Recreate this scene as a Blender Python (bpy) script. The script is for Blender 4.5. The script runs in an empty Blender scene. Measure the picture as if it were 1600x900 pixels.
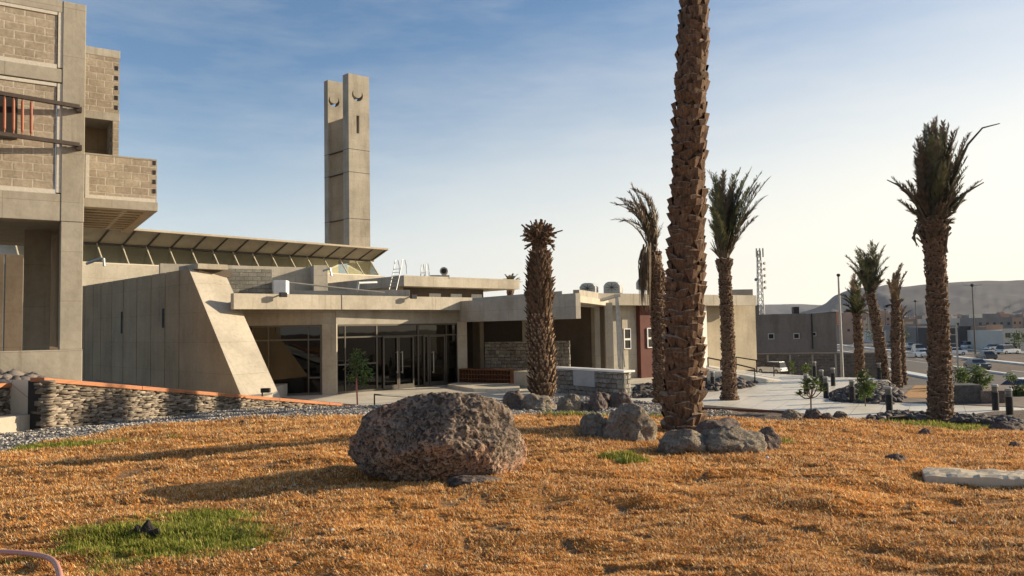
import bpy, bmesh, math, random
import numpy as np
from mathutils import Vector, Matrix, noise
from mathutils.geometry import tessellate_polygon
R = math.radians
random.seed(7)
rng = np.random.default_rng(11)
S = bpy.context.scene
COL = S.collection
# ---------------------------------------------------------------- camera
EYE = Vector((0, 0, 1.6)); FPX = 1200.0
cam_d = bpy.data.cameras.new('camera'); cam = bpy.data.objects.new('camera', cam_d); COL.objects.link(cam)
cam_d.lens = 27.0; cam_d.sensor_width = 36.0; cam_d.clip_start = 0.05; cam_d.clip_end = 20000
RM = Matrix.Rotation(R(92.95), 3, 'X') @ Matrix.Rotation(R(-1.0), 3, 'Z')
cam.matrix_world = Matrix.Translation(EYE) @ RM.to_4x4()
S.camera = cam
# ---------------------------------------------------------------- light
SUN_AZ = Vector((0.972, 0.235)).normalized(); SUN_EL = R(17.5)
W = bpy.data.worlds.new('World'); S.world = W; W.use_nodes = True
nt = W.node_tree; nt.nodes.clear()
sky = nt.nodes.new('ShaderNodeTexSky'); sky.sky_type = 'NISHITA'; sky.sun_disc = False
sky.sun_elevation = SUN_EL; sky.sun_rotation = math.atan2(SUN_AZ.x, SUN_AZ.y)
sky.altitude = 600; sky.air_density = 1.15; sky.dust_density = .7; sky.ozone_density = 3.0
bg = nt.nodes.new('ShaderNodeBackground'); bg.inputs[1].default_value = 0.08
out = nt.nodes.new('ShaderNodeOutputWorld')
# faint high streaky cloud veil in the sky itself
tc = nt.nodes.new('ShaderNodeTexCoord'); mp = nt.nodes.new('ShaderNodeMapping'); mp.inputs['Scale'].default_value = (1.8, 1.8, 9.0)
mp.inputs['Rotation'].default_value = (0.25, 0.35, 0.3)
nz = nt.nodes.new('ShaderNodeTexNoise'); nz.inputs['Scale'].default_value = 2.2; nz.inputs['Detail'].default_value = 9; nz.inputs['Roughness'].default_value = 0.62
mr = nt.nodes.new('ShaderNodeMapRange'); mr.inputs[1].default_value = 0.42; mr.inputs[2].default_value = 0.78; mr.inputs[3].default_value = 0.0; mr.inputs[4].default_value = 0.20
mx = nt.nodes.new('ShaderNodeMix'); mx.data_type = 'RGBA'
mx.inputs[7].default_value = (7.2, 6.9, 6.3, 1)
L = nt.links
L.new(tc.outputs['Generated'], mp.inputs[0]); L.new(mp.outputs[0], nz.inputs['Vector']); L.new(nz.outputs[0], mr.inputs[0])
L.new(mr.outputs[0], mx.inputs[0]); hs = nt.nodes.new('ShaderNodeHueSaturation'); hs.inputs['Saturation'].default_value = 1.1; L.new(sky.outputs[0], hs.inputs['Color']); L.new(hs.outputs[0], mx.inputs[6]); sepx = nt.nodes.new('ShaderNodeSeparateXYZ'); L.new(tc.outputs['Generated'], sepx.inputs[0])
hz = nt.nodes.new('ShaderNodeMapRange'); hz.interpolation_type = 'SMOOTHSTEP'; hz.inputs[1].default_value = -.02; hz.inputs[2].default_value = .30; hz.inputs[3].default_value = .97; hz.inputs[4].default_value = 0.0
hc = nt.nodes.new('ShaderNodeMapRange'); hc.inputs[1].default_value = -.35; hc.inputs[2].default_value = .7; L.new(sepx.outputs[0], hc.inputs[0])
dv = nt.nodes.new('ShaderNodeMath'); dv.operation = 'MULTIPLY_ADD'; dv.inputs[1].default_value = 1.0; dv.inputs[2].default_value = 1.0; L.new(hc.outputs[0], dv.inputs[0])
d2 = nt.nodes.new('ShaderNodeMath'); d2.operation = 'DIVIDE'; L.new(sepx.outputs[2], d2.inputs[0]); L.new(dv.outputs[0], d2.inputs[1]); L.new(d2.outputs[0], hz.inputs[0])
hcol = nt.nodes.new('ShaderNodeMix'); hcol.data_type = 'RGBA'; hcol.inputs[6].default_value = (5.7, 5.95, 6.0, 1); hcol.inputs[7].default_value = (10.2, 9.0, 7.0, 1); L.new(hc.outputs[0], hcol.inputs[0])
mh = nt.nodes.new('ShaderNodeMix'); mh.data_type = 'RGBA'; L.new(hz.outputs[0], mh.inputs[0]); L.new(mx.outputs[2], mh.inputs[6]); L.new(hcol.outputs[2], mh.inputs[7])
L.new(mh.outputs[2], bg.inputs[0]); L.new(bg.outputs[0], out.inputs[0])
sd = bpy.data.lights.new('sun', 'SUN'); sd.energy = 5.0; sd.angle = R(0.55); sd.color = (1.0, 0.84, 0.60)
so = bpy.data.objects.new('sun', sd); COL.objects.link(so)
sdir = Vector((SUN_AZ.x * math.cos(SUN_EL), SUN_AZ.y * math.cos(SUN_EL), math.sin(SUN_EL)))
so.rotation_euler = sdir.to_track_quat('Z', 'Y').to_euler(); so.location = (40, 10, 30)
S.view_settings.view_transform = 'Standard'; S.view_settings.look = 'None'; S.view_settings.gamma = 1; S.view_settings.exposure = 0.88
S.view_settings.use_curve_mapping = False
# ---------------------------------------------------------------- measuring
def ray(px, py):
    return RM @ Vector(((px - 800) / FPX, (450 - py) / FPX, -1))
def P(px, py, d):
    w = ray(px, py); return EYE + w * (d / w.y)
def G(px, py, z):
    w = ray(px, py); return EYE + w * ((z - EYE.z) / w.z)
def xy(p): return Vector((p.x, p.y))
def onl(A, B, px, py=505):            # where the sight line of a column of the photo meets plan line AB
    w = ray(px, py); d = Vector((w.x, w.y)); a = xy(A); b = xy(B); e = b - a
    den = d.x * (-e.y) + d.y * e.x
    t = (a.x * (-e.y) + a.y * e.x) / den
    return d * t
FZ = -1.3
# ---------------------------------------------------------------- mesh helpers
class MB:
    def __init__(s): s.v = []; s.f = []; s.m = []
    def add(s, vs, fs, m=0):
        o = len(s.v); s.v += [tuple(v) for v in vs]; s.f += [tuple(i + o for i in f) for f in fs]; s.m += [m] * len(fs)
    def prism(s, poly, z0, z1, m=0, zt=None):
        n = len(poly); a = sum(poly[i][0] * poly[(i + 1) % n][1] - poly[(i + 1) % n][0] * poly[i][1] for i in range(n))
        if a < 0: poly = poly[::-1]
        if callable(z1): tops = [z1(p) for p in poly]
        else: tops = [z1] * n
        vs = [(p[0], p[1], z0) for p in poly] + [(p[0], p[1], t) for p, t in zip(poly, tops)]
        fs = [tuple(range(n - 1, -1, -1)), tuple(range(n, 2 * n))] + [(i, (i + 1) % n, n + (i + 1) % n, n + i) for i in range(n)]
        s.add(vs, fs, m)
    def obox(s, A, B, t, z0, z1, m=0, off=0.0):
        a = Vector(A[:2]); b = Vector(B[:2]); u = (b - a).normalized(); k = Vector((-u.y, u.x))
        a = a + k * off; b = b + k * off
        s.prism([a, b, b + k * t, a + k * t], z0, z1, m)
    def bar(s, a, b, w, h=None, m=0, up=Vector((0, 0, 1))):
        h = h or w; a = Vector(a); b = Vector(b); d = (b - a).normalized()
        x = d.cross(up)
        if x.length < 1e-3: x = d.cross(Vector((0, 1, 0)))
        x.normalize(); y = x.cross(d).normalized(); x *= w / 2; y *= h / 2
        vs = [a - x - y, a + x - y, a + x + y, a - x + y, b - x - y, b + x - y, b + x + y, b - x + y]
        s.add(vs, [(3, 2, 1, 0), (4, 5, 6, 7), (0, 1, 5, 4), (1, 2, 6, 5), (2, 3, 7, 6), (3, 0, 4, 7)], m)
    def tube(s, pts, rad, n=8, m=0, cap=True):
        pts = [Vector(p) for p in pts]; rr = rad if isinstance(rad, (list, tuple)) else [rad] * len(pts)
        o = len(s.v); pr = None
        for i, p in enumerate(pts):
            d = (pts[min(i + 1, len(pts) - 1)] - pts[max(i - 1, 0)]).normalized()
            x = pr if pr is not None else (d.cross(Vector((0, 0, 1))) if abs(d.z) < .95 else d.cross(Vector((0, 1, 0))))
            x = (x - d * x.dot(d)).normalized(); pr = x; y = d.cross(x)
            for k in range(n):
                a = 2 * math.pi * k / n; s.v.append(tuple(p + (x * math.cos(a) + y * math.sin(a)) * rr[i]))
        for i in range(len(pts) - 1):
            for k in range(n):
                s.f.append((o + i * n + k, o + i * n + (k + 1) % n, o + (i + 1) * n + (k + 1) % n, o + (i + 1) * n + k)); s.m.append(m)
        if cap:
            s.f.append(tuple(o + k for k in range(n - 1, -1, -1))); s.m.append(m)
            e = o + (len(pts) - 1) * n; s.f.append(tuple(e + k for k in range(n))); s.m.append(m)
    def lathe(s, c, prof, n=16, m=0):
        s.tube([(c[0], c[1], c[2] + z) for r_, z in prof], [max(r_, 1e-4) for r_, z in prof], n, m)
def mesh_of(name, mb, mats, origin, uv=True, smooth=False):
    me = bpy.data.meshes.new(name)
    ox, oy, oz = origin
    me.from_pydata([(v[0] - ox, v[1] - oy, v[2] - oz) for v in mb.v], [], mb.f)
    for m in (mats if isinstance(mats, (list, tuple)) else [mats]): me.materials.append(m)
    me.polygons.foreach_set('material_index', mb.m)
    if smooth: me.polygons.foreach_set('use_smooth', [True] * len(me.polygons))
    if uv:
        ul = me.uv_layers.new(name='UVMap'); uvs = [0.0] * (2 * len(me.loops))
        for p in me.polygons:
            n = p.normal
            if abs(n.z) > .75: t = Vector((1, 0, 0)); b = Vector((0, 1, 0))
            else: t = Vector((-n.y, n.x, 0)).normalized(); b = Vector((0, 0, 1))
            for li in p.loop_indices:
                v = Vector(mb.v[me.loops[li].vertex_index]); uvs[2 * li] = v.dot(t); uvs[2 * li + 1] = v.dot(b)
        ul.data.foreach_set('uv', uvs)
    me.validate(); me.update(); return me
def tag(o, label=None, cat=None, group=None, kind=None):
    if label: o['label'] = label
    if cat: o['category'] = cat
    if group: o['group'] = group
    if kind: o['kind'] = kind
    return o
def thing(name, label, cat, loc, group=None):
    o = bpy.data.objects.new(name, None); COL.objects.link(o); o.location = loc; o.empty_display_size = .3
    return tag(o, label, cat, group)
def wloc(p):
    v = Vector((0, 0, 0))
    while p is not None: v = v + p.location; p = p.parent
    return v
def part(name, mb, mats, parent, uv=True, smooth=False, bevel=0, label=None):
    me = mesh_of(name, mb, mats, wloc(parent), uv, smooth)
    o = bpy.data.objects.new(name, me); COL.objects.link(o); o.parent = parent
    if bevel: add_bevel(o, bevel)
    if label: o['label'] = label
    return o
def single(name, mb, mats, label=None, cat=None, loc=(0, 0, 0), group=None, kind=None, uv=True, smooth=False, bevel=0):
    me = mesh_of(name, mb, mats, loc, uv, smooth)
    o = bpy.data.objects.new(name, me); COL.objects.link(o); o.location = loc
    if bevel: add_bevel(o, bevel)
    return tag(o, label, cat, group, kind)
def add_bevel(o, w):
    m = o.modifiers.new('bevel', 'BEVEL'); m.width = w; m.segments = 2; m.limit_method = 'ANGLE'; m.angle_limit = R(40)
def copy_thing(root, loc, label=None, rotz=None, scale=None):
    r = root.copy(); COL.objects.link(r); r.location = loc
    if rotz is not None: r.rotation_euler = (0, 0, rotz)
    if scale: r.scale = (scale,) * 3
    if label: r['label'] = label
    for ch in list(root.children):
        c = ch.copy(); COL.objects.link(c); c.parent = r
        for g in ch.children:
            d = g.copy(); COL.objects.link(d); d.parent = c
    return r
# numpy value noise
def _h(ix, iy, seed):
    n = (ix.astype(np.int64) * 374761393 + iy.astype(np.int64) * 668265263 + seed * 974711) & 0x7fffffff
    n = ((n ^ (n >> 13)) * 1274126177) & 0x7fffffff
    return ((n ^ (n >> 16)) & 0xffff) / 65535.0
def vnoise(x, y, seed=0):
    ix = np.floor(x); iy = np.floor(y); fx = x - ix; fy = y - iy
    ux = fx * fx * (3 - 2 * fx); uy = fy * fy * (3 - 2 * fy)
    a = _h(ix, iy, seed); b = _h(ix + 1, iy, seed); c = _h(ix, iy + 1, seed); d = _h(ix + 1, iy + 1, seed)
    return (a * (1 - ux) + b * ux) * (1 - uy) + (c * (1 - ux) + d * ux) * uy
def fbm(x, y, seed=0, o=4):
    t = 0; a = .5; s = 0
    for i in range(o):
        t = t + a * vnoise(x * 2 ** i, y * 2 ** i, seed + i * 17); s += a; a *= .5
    return t / s
# ---------------------------------------------------------------- materials
class NM:
    def __init__(s, name):
        s.mat = bpy.data.materials.new(name); s.mat.use_nodes = True; s.t = s.mat.node_tree
        s.b = s.t.nodes['Principled BSDF']; s.tc = s.t.nodes.new('ShaderNodeTexCoord')
    def n(s, typ, **kw):
        nd = s.t.nodes.new(typ)
        for k, v in kw.items():
            if k.startswith('_'): setattr(nd, k[1:], v)
            else:
                key = int(k[1:]) if k[0] == 'i' and k[1:].isdigit() else k
                nd.inputs[key].default_value = v
        return nd
    def l(s, a, b): s.t.links.new(a, b)
    def coord(s, kind='Object', scale=(1, 1, 1), rot=(0, 0, 0)):
        m = s.n('ShaderNodeMapping'); m.inputs['Scale'].default_value = scale; m.inputs['Rotation'].default_value = rot
        s.l(s.tc.outputs[kind], m.inputs[0]); return m.outputs[0]
    def noise(s, co, sc, det=5, ro=.55):
        nd = s.n('ShaderNodeTexNoise'); nd.inputs['Scale'].default_value = sc; nd.inputs['Detail'].default_value = det; nd.inputs['Roughness'].default_value = ro
        s.l(co, nd.inputs['Vector']); return nd.outputs[0]
    def ramp(s, fac, stops):
        r_ = s.n('ShaderNodeValToRGB'); e = r_.color_ramp.elements
        while len(e) < len(stops): e.new(.5)
        for el, (p, c) in zip(e, stops): el.position = p; el.color = (*c, 1) if len(c) == 3 else c
        s.l(fac, r_.inputs[0]); return r_.outputs[0]
    def mix(s, fac, a, b, mode='MIX'):
        m = s.n('ShaderNodeMix'); m.data_type = 'RGBA'; m.blend_type = mode
        for inp, v in ((m.inputs[0], fac), (m.inputs[6], a), (m.inputs[7], b)):
            if hasattr(v, 'is_linked') or hasattr(v, 'links'): s.l(v, inp)
            elif isinstance(v, (int, float)): inp.default_value = v if inp.type == 'VALUE' else (v, v, v, 1)
            else: inp.default_value = (*v, 1)
        return m.outputs[2]
    def bump(s, h, st=.3, dist=.02, prev=None):
        b = s.n('ShaderNodeBump'); b.inputs['Strength'].default_value = st; b.inputs['Distance'].default_value = dist
        s.l(h, b.inputs['Height'])
        if prev: s.l(prev, b.inputs['Normal'])
        return b.outputs[0]
    def done(s, col, rough=.8, nor=None, spec=.3, metal=0):
        if hasattr(col, 'links'): s.l(col, s.b.inputs['Base Color'])
        else: s.b.inputs['Base Color'].default_value = (*col, 1)
        if hasattr(rough, 'links'): s.l(rough, s.b.inputs['Roughness'])
        else: s.b.inputs['Roughness'].default_value = rough
        if nor: s.l(nor, s.b.inputs['Normal'])
        s.b.inputs['Specular IOR Level'].default_value = spec; s.b.inputs['Metallic'].default_value = metal
        return s.mat
def mul(c, k): return tuple(x * k for x in c)
def m_concrete(name, c, stain=.5, seedrot=0.0, pits=True):
    m = NM(name); co = m.coord('Object', rot=(0, 0, seedrot))
    n1 = m.noise(co, .55, 6, .6); n2 = m.noise(co, 7, 5, .6)
    st = m.noise(m.coord('Object', (1.2, 1.2, .25)), .8, 5, .6)
    col = m.ramp(n1, [(.3, mul(c, .80)), (.5, c), (.72, mul(c, 1.16))])
    col = m.mix(stain, col, m.ramp(st, [(.38, (.70, .67, .63)), (.50, (1, 1, 1))]), 'MULTIPLY')
    col = m.mix(.35, col, m.ramp(n2, [(.3, (.72, .72, .72)), (.6, (1.1, 1.1, 1.1))]), 'MULTIPLY')
    vo = m.n('ShaderNodeTexVoronoi'); vo.inputs['Scale'].default_value = 9; m.l(co, vo.inputs['Vector'])
    pit = m.ramp(vo.outputs[0], [(.03, (0, 0, 0)), (.09, (1, 1, 1))])
    if pits: col = m.mix(.35, col, pit, 'MULTIPLY')
    if pits:
        fw = m.n('ShaderNodeTexBrick'); fw.offset = 0; m.l(m.coord('UV'), fw.inputs['Vector']); fw.inputs['Scale'].default_value = 1; fw.inputs['Brick Width'].default_value = 2.44; fw.inputs['Row Height'].default_value = 1.22; fw.inputs['Mortar Size'].default_value = .010; fw.inputs['Mortar Smooth'].default_value = .5
        fw.inputs['Color1'].default_value = (1, 1, 1, 1); fw.inputs['Color2'].default_value = (.90, .89, .87, 1); fw.inputs['Mortar'].default_value = (.62, .59, .55, 1); col = m.mix(.75, col, fw.outputs[0], 'MULTIPLY')
        s2 = m.noise(m.coord('Object', (5, 5, .22)), 1.6, 4, .55); col = m.mix(.5, col, m.ramp(s2, [(.60, (1, 1, 1)), (.72, (.66, .62, .57))]), 'MULTIPLY')
    nor = m.bump(n2, .35, .02)
    return m.done(col, .86, nor, .12)
def m_simple(name, c, rough=.6, var=.15, sc=4, metal=0, spec=.3, bump=.1):
    m = NM(name); co = m.coord(); n1 = m.noise(co, sc, 5)
    col = m.ramp(n1, [(.3, mul(c, 1 - var)), (.7, mul(c, 1 + var))])
    return m.done(col, rough, m.bump(n1, bump, .01) if bump else None, spec, metal)
def m_block(name, c1, c2, mort, w=.42, h=.2, ms=.018, st=.7):
    m = NM(name); br = m.n('ShaderNodeTexBrick'); br.offset = .5
    uvn = m.coord('UV'); nn = m.n('ShaderNodeTexNoise'); nn.inputs['Scale'].default_value = 5; m.l(uvn, nn.inputs['Vector'])
    add = m.mix(.035, uvn, nn.outputs[1], 'ADD')
    m.l(add, br.inputs['Vector'])
    br.inputs['Color1'].default_value = (*c1, 1); br.inputs['Color2'].default_value = (*c2, 1); br.inputs['Mortar'].default_value = (*mort, 1)
    br.inputs['Scale'].default_value = 1; br.inputs['Mortar Size'].default_value = ms; br.inputs['Mortar Smooth'].default_value = .25
    br.inputs['Brick Width'].default_value = w; br.inputs['Row Height'].default_value = h
    nf = m.noise(m.coord(), 14, 5); nl = m.noise(m.coord(), 1.7, 4)
    col = m.mix(.5, br.outputs[0], m.ramp(nf, [(.3, (.6, .6, .6)), (.65, (1.12, 1.12, 1.12))]), 'MULTIPLY')
    col = m.mix(.5, col, m.ramp(nl, [(.35, (.7, .68, .64)), (.6, (1.1, 1.1, 1.1))]), 'MULTIPLY')
    sm = m.noise(m.coord('UV', (1.5, 4, 1)), 2.6, 4, .6); col = m.mix(m.ramp(sm, [(.60, (0, 0, 0)), (.68, (.55, .55, .55))]), col, (.52, .46, .37))
    inv = m.n('ShaderNodeMath', _operation='SUBTRACT'); inv.inputs[0].default_value = 1; m.l(br.outputs[1], inv.inputs[1])
    # some joints are left gaping, others smeared with mortar
    nor = m.bump(inv.outputs[0], st, .03); nor = m.bump(nf, .4, .015, nor)
    return m.done(col, .9, nor, .15)
CONC = m_concrete('concrete_warm', (.365, .325, .262), .45)
CONC2 = m_concrete('concrete_grey', (.36, .33, .28), .55, .7)
CONC3 = m_concrete('concrete_panel', (.36, .265, .165), .35, .3)  # warmer base puts the brown of shaded faces into the colour
CONCL = m_concrete('concrete_pale', (.44, .395, .322), .35, 1.1)
PLAST = m_concrete('plaster_tan', (.40, .34, .25), .3, .4, False)
GREYP = m_concrete('plaster_grey', (.22, .185, .155), .6, .2, False)
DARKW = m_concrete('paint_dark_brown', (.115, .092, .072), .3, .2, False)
REDW = m_simple('paint_oxblood', (.12, .043, .033), .8, .15, 2)
BLOCK = m_block('block_masonry', (.40, .33, .245), (.33, .265, .195), (.47, .41, .33))
BLOCKG = m_block('block_grey', (.25, .235, .20), (.19, .18, .155), (.15, .14, .12))
BLOCKD = m_block('block_dark', (.15, .13, .11), (.115, .10, .09), (.19, .17, .15))
MORT = m_simple('mortar_pale', (.55, .50, .42), .9, .1, 20)
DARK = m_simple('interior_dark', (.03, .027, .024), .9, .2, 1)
BLACK = m_simple('black_metal', (.025, .025, .028), .45, .2, 6, .3)
DKBR = m_simple('brown_steel', (.055, .04, .032), .5, .2, 6, .2)
STEEL = m_simple('galvanised_steel', (.42, .41, .38), .42, .15, 9, .5)
GALV = m_simple('pale_metal', (.38, .365, .33), .5, .12, 7, .2)
ALU = m_simple('mullion_bronze', (.09, .08, .07), .4, .1, 5, .6)
MULP = m_simple('mullion_pale', (.48, .43, .33), .5, .1, 5, .2)
WHITE = m_simple('white_paint', (.75, .73, .68), .5, .06, 5)
TERRA = m_simple('orange_paint', (.26, .08, .035), .55, .15, 8)
def m_wood(name, c, dirscale=(1, 1, 12)):
    m = NM(name); n1 = m.noise(m.coord('UV', (1.2, 22, 1)), 2.2, 6, .65); n2 = m.noise(m.coord('UV', (1, 1, 1)), .9, 3)
    col = m.ramp(n1, [(.3, mul(c, .55)), (.5, c), (.75, mul(c, 1.25))]); col = m.mix(.5, col, m.ramp(n2, [(.3, (.7, .66, .6)), (.6, (1.1, 1.1, 1.1))]), 'MULTIPLY')
    return m.done(col, .55, m.bump(n1, .4, .01), .35)
WOOD = m_wood('orange_timber', (.38, .14, .05)); WOODD = m_wood('dark_timber', (.16, .065, .03))
def m_glass(name, tint, f0=.12):
    m = NM(name); t = m.t; t.nodes.remove(m.b)
    tr = m.n('ShaderNodeBsdfTransparent'); tr.inputs[0].default_value = (*tint, 1)
    gl = m.n('ShaderNodeBsdfGlossy'); gl.inputs['Roughness'].default_value = .015; gl.inputs[0].default_value = (.9, .92, .92, 1) if 'sky' in name else (.48, .48, .46, 1)
    nb = m.noise(m.coord(), .8, 2); bp = m.bump(nb, .05, .03); m.l(bp, gl.inputs['Normal'])
    lw = m.n('ShaderNodeLayerWeight'); lw.inputs[0].default_value = .2
    ms = m.n('ShaderNodeMapRange'); ms.inputs[3].default_value = f0; ms.inputs[4].default_value = .8; m.l(lw.outputs['Fresnel'], ms.inputs[0])
    mxs = m.n('ShaderNodeMixShader'); m.l(ms.outputs[0], mxs.inputs[0]); m.l(tr.outputs[0], mxs.inputs[1]); m.l(gl.outputs[0], mxs.inputs[2])
    m.l(mxs.outputs[0], t.nodes['Material Output'].inputs[0]); return m.mat
GLASS = m_glass('tinted_glass', (.11, .105, .095), .06)
GLASS2 = m_glass('skylight_glass', (.88, .88, .76), .2)
def m_rock(name, c1, c2, c3, sc=1.0, b=.8):
    m = NM(name); co = m.coord(); n1 = m.noise(co, 2.2 * sc, 8, .65); n2 = m.noise(co, 14 * sc, 8, .7)
    vo = m.n('ShaderNodeTexVoronoi'); vo.inputs['Scale'].default_value = 22 * sc; m.l(m.mix(.25, co, n2, 'ADD'), vo.inputs['Vector'])
    col = m.ramp(n1, [(.32, c1), (.5, c2), (.66, c3)])
    col = m.mix(.75, col, m.ramp(n2, [(.36, (.48, .47, .46)), (.5, (.95, .95, .95)), (.68, (1.4, 1.36, 1.3))]), 'MULTIPLY')
    col = m.mix(.4, col, m.ramp(vo.outputs[0], [(.08, (.35, .33, .32)), (.35, (1, 1, 1))]), 'MULTIPLY')
    nor = m.bump(n2, b, .05); nor = m.bump(vo.outputs[0], b * .8, .03, nor)
    return m.done(col, .9, nor, .2)
ROCKR = m_rock('boulder_stone', (.13, .10, .08), (.25, .19, .145), (.40, .215, .13), .8, 1.0)
ROCKG = m_rock('grey_lava_stone', (.18, .14, .10), (.30, .245, .185), (.39, .325, .245), 1.6)
ROCKB = m_rock('brown_stone', (.12, .095, .08), (.20, .15, .125), (.25, .20, .165), 1.5)
def m_stones(name, cols, rough=.9):
    m = NM(name); oi = m.n('ShaderNodeAttribute'); oi.attribute_name = 'rnd'
    col = m.ramp(oi.outputs['Fac'], [(i / (len(cols) - 1), c) for i, c in enumerate(cols)])
    n2 = m.noise(m.coord(), 16, 6, .65)
    col = m.mix(.6, col, m.ramp(n2, [(.3, (.5, .5, .5)), (.62, (1.2, 1.2, 1.2))]), 'MULTIPLY')
    return m.done(col, rough, m.bump(n2, .6, .02), .2)
DRYST = m_stones('dry_stone', [(.085, .07, .055), (.24, .20, .155), (.13, .105, .085), (.36, .30, .235), (.19, .155, .12)])
GRAV = m_stones('gravel_stone', [(.12, .10, .085), (.36, .32, .27), (.21, .18, .15), (.58, .53, .46), (.27, .235, .20)])
LAVA = m_stones('lava_rubble', [(.05, .045, .045), (.12, .105, .10), (.08, .07, .065), (.2, .17, .15)])
def m_bark(name, c, c2):
    m = NM(name); n1 = m.noise(m.coord('Object', (1, 1, .35)), 24, 6, .7); n2 = m.noise(m.coord(), 3, 4)
    col = m.ramp(n1, [(.3, mul(c, .45)), (.5, c), (.7, c2)]); col = m.mix(.5, col, m.ramp(n2, [(.35, (.6, .58, .55)), (.6, (1.15, 1.1, 1.05))]), 'MULTIPLY')
    return m.done(col, .85, m.bump(n1, .8, .02), .15)
BARK = m_bark('palm_boot', (.135, .085, .055), (.25, .165, .11)); BARKC = m_bark('palm_boot_cut', (.34, .235, .155), (.50, .365, .255)); CORE = m_bark('palm_fibre', (.07, .04, .027), (.10, .06, .04))
def m_leaf(name, c, c2, tr=.25):
    m = NM(name); n1 = m.noise(m.coord(), 6, 3)
    col = m.ramp(n1, [(.35, c), (.65, c2)]); m.l(col, m.b.inputs['Base Color']); m.b.inputs['Roughness'].default_value = .55
    m.b.inputs['Specular IOR Level'].default_value = .3
    td = m.n('ShaderNodeBsdfTranslucent'); m.l(col, td.inputs[0]); ms = m.n('ShaderNodeMixShader'); ms.inputs[0].default_value = tr
    m.l(m.b.outputs[0], ms.inputs[1]); m.l(td.outputs[0], ms.inputs[2]); m.l(ms.outputs[0], m.t.nodes['Material Output'].inputs[0]); return m.mat
FROND = m_leaf('frond_green', (.075, .08, .04), (.15, .15, .075)); FRONDD = m_leaf('frond_dry', (.15, .105, .065), (.27, .20, .125)); FRONDB = m_leaf('frond_brown', (.085, .065, .045), (.16, .125, .085))
LEAFG = m_leaf('leaf_fresh', (.06, .10, .02), (.14, .19, .045), .35); LEAFD = m_leaf('leaf_dark', (.05, .075, .022), (.10, .13, .04), .3)
STEM = m_simple('stem_wood', (.16, .12, .08), .8, .2, 12)
def set_attr(me, name, arr, dom='POINT'):
    a = me.attributes.new(name, 'FLOAT', dom); a.data.foreach_set('value', np.asarray(arr, np.float32))
def npmesh(name, V, F, mats, attr=None, smooth=False, colors=None, mi=None):
    V = np.asarray(V, np.float32); F = np.asarray(F, np.int32); me = bpy.data.meshes.new(name)
    k = F.shape[1]
    me.vertices.add(len(V)); me.vertices.foreach_set('co', V.ravel())
    me.loops.add(F.size); me.loops.foreach_set('vertex_index', F.ravel())
    me.polygons.add(len(F)); me.polygons.foreach_set('loop_start', np.arange(0, F.size, k, dtype=np.int32))
    for m in (mats if isinstance(mats, (list, tuple)) else [mats]): me.materials.append(m)
    if mi is not None: me.polygons.foreach_set('material_index', np.asarray(mi, np.int32))
    if smooth: me.polygons.foreach_set('use_smooth', np.ones(len(F), bool))
    me.update(calc_edges=True)
    if attr: 
        for n_, a in attr.items(): set_attr(me, n_, a)
    if colors is not None:
        ca = me.color_attributes.new('col', 'FLOAT_COLOR', 'POINT'); ca.data.foreach_set('color', np.asarray(colors, np.float32).ravel())
    me.validate(); return me
def link(name, me, parent=None, loc=(0, 0, 0)):
    o = bpy.data.objects.new(name, me); COL.objects.link(o); o.location = loc; o.parent = parent; return o
# ================================================================ TERRAIN
_cp = [(0, 900, 5.1), (800, 900, 4.95), (1600, 900, 4.75), (400, 820, 6.3), (1200, 820, 6.1), (0, 712, 11.6), (180, 672, 14), (75, 676, 15.3),
       (540, 652, 15.5), (800, 652, 14.6), (685, 742, 8.1), (1068, 676, 12), (1230, 657, 15.5), (1330, 657, 16.2), (1450, 690, 14), (1467, 657, 23), (1430, 668, 18),
       (1600, 674, 17), (1600, 765, 7.6), (385, 640, 21.5), (560, 643, 24.5), (848, 624, 23), (900, 640, 18.5), (950, 640, 18), (1030, 640, 22.5), (250, 655, 18.3)]
CPT = [tuple(P(*c)) for c in _cp]
CPT += [(-8, 0, -.02), (0, 1.5, 0), (8, 0, 0), (-16, 0, 0), (16, 0, -.05), (0, -8, 0), (-14, 8, -.1), (16, 8, -.35), (-16, 13, -.25), (22, 14, -.8),
        (5.2, 23, -1.55), (8, 23, -1.6), (11, 21.5, -1.65), (0, 27, -1.7), (5, 28, -1.7), (11, 28, -1.7), (18, 30, -1.55), (24, 30, -1.7), (16, 36, -1.6), (23, 36, -1.8), (-6, 30, -1.7), (-12, 30, -1.7), (-14, 20, -.55), (-20, 20, -.6), (-18, 30, -1.2), (0, 36, -1.75), (8, 38, -1.75), (30, 24, -1.5)]
CA = np.array(CPT)
def _phi(r2): return 0.5 * r2 * np.log(r2 + 1e-9)
_n = len(CA); _K = _phi(((CA[:, None, :2] - CA[None, :, :2]) ** 2).sum(-1)) + np.eye(_n) * .04
_Pm = np.hstack([np.ones((_n, 1)), CA[:, :2]]); _A = np.block([[_K, _Pm], [_Pm.T, np.zeros((3, 3))]])
_sol = np.linalg.solve(_A, np.concatenate([CA[:, 2], np.zeros(3)]))
def ss(a, b, x):
    t = np.clip((x - a) / (b - a), 0, 1); return t * t * (3 - 2 * t)
def crev(x, y):                      # long thin seams between the mats of turf
    wx = x + .5 * fbm(x * .9, y * .9, 12, 2); n_ = fbm(wx * .9 + y * .5, y * 4.2 - wx * 1.0, 71, 2); m_ = ss(.42, .56, fbm(x * .8 + 9, y * 1.3, 72, 2))
    return np.exp(-((n_ - .5) / .016) ** 2) * m_
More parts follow.
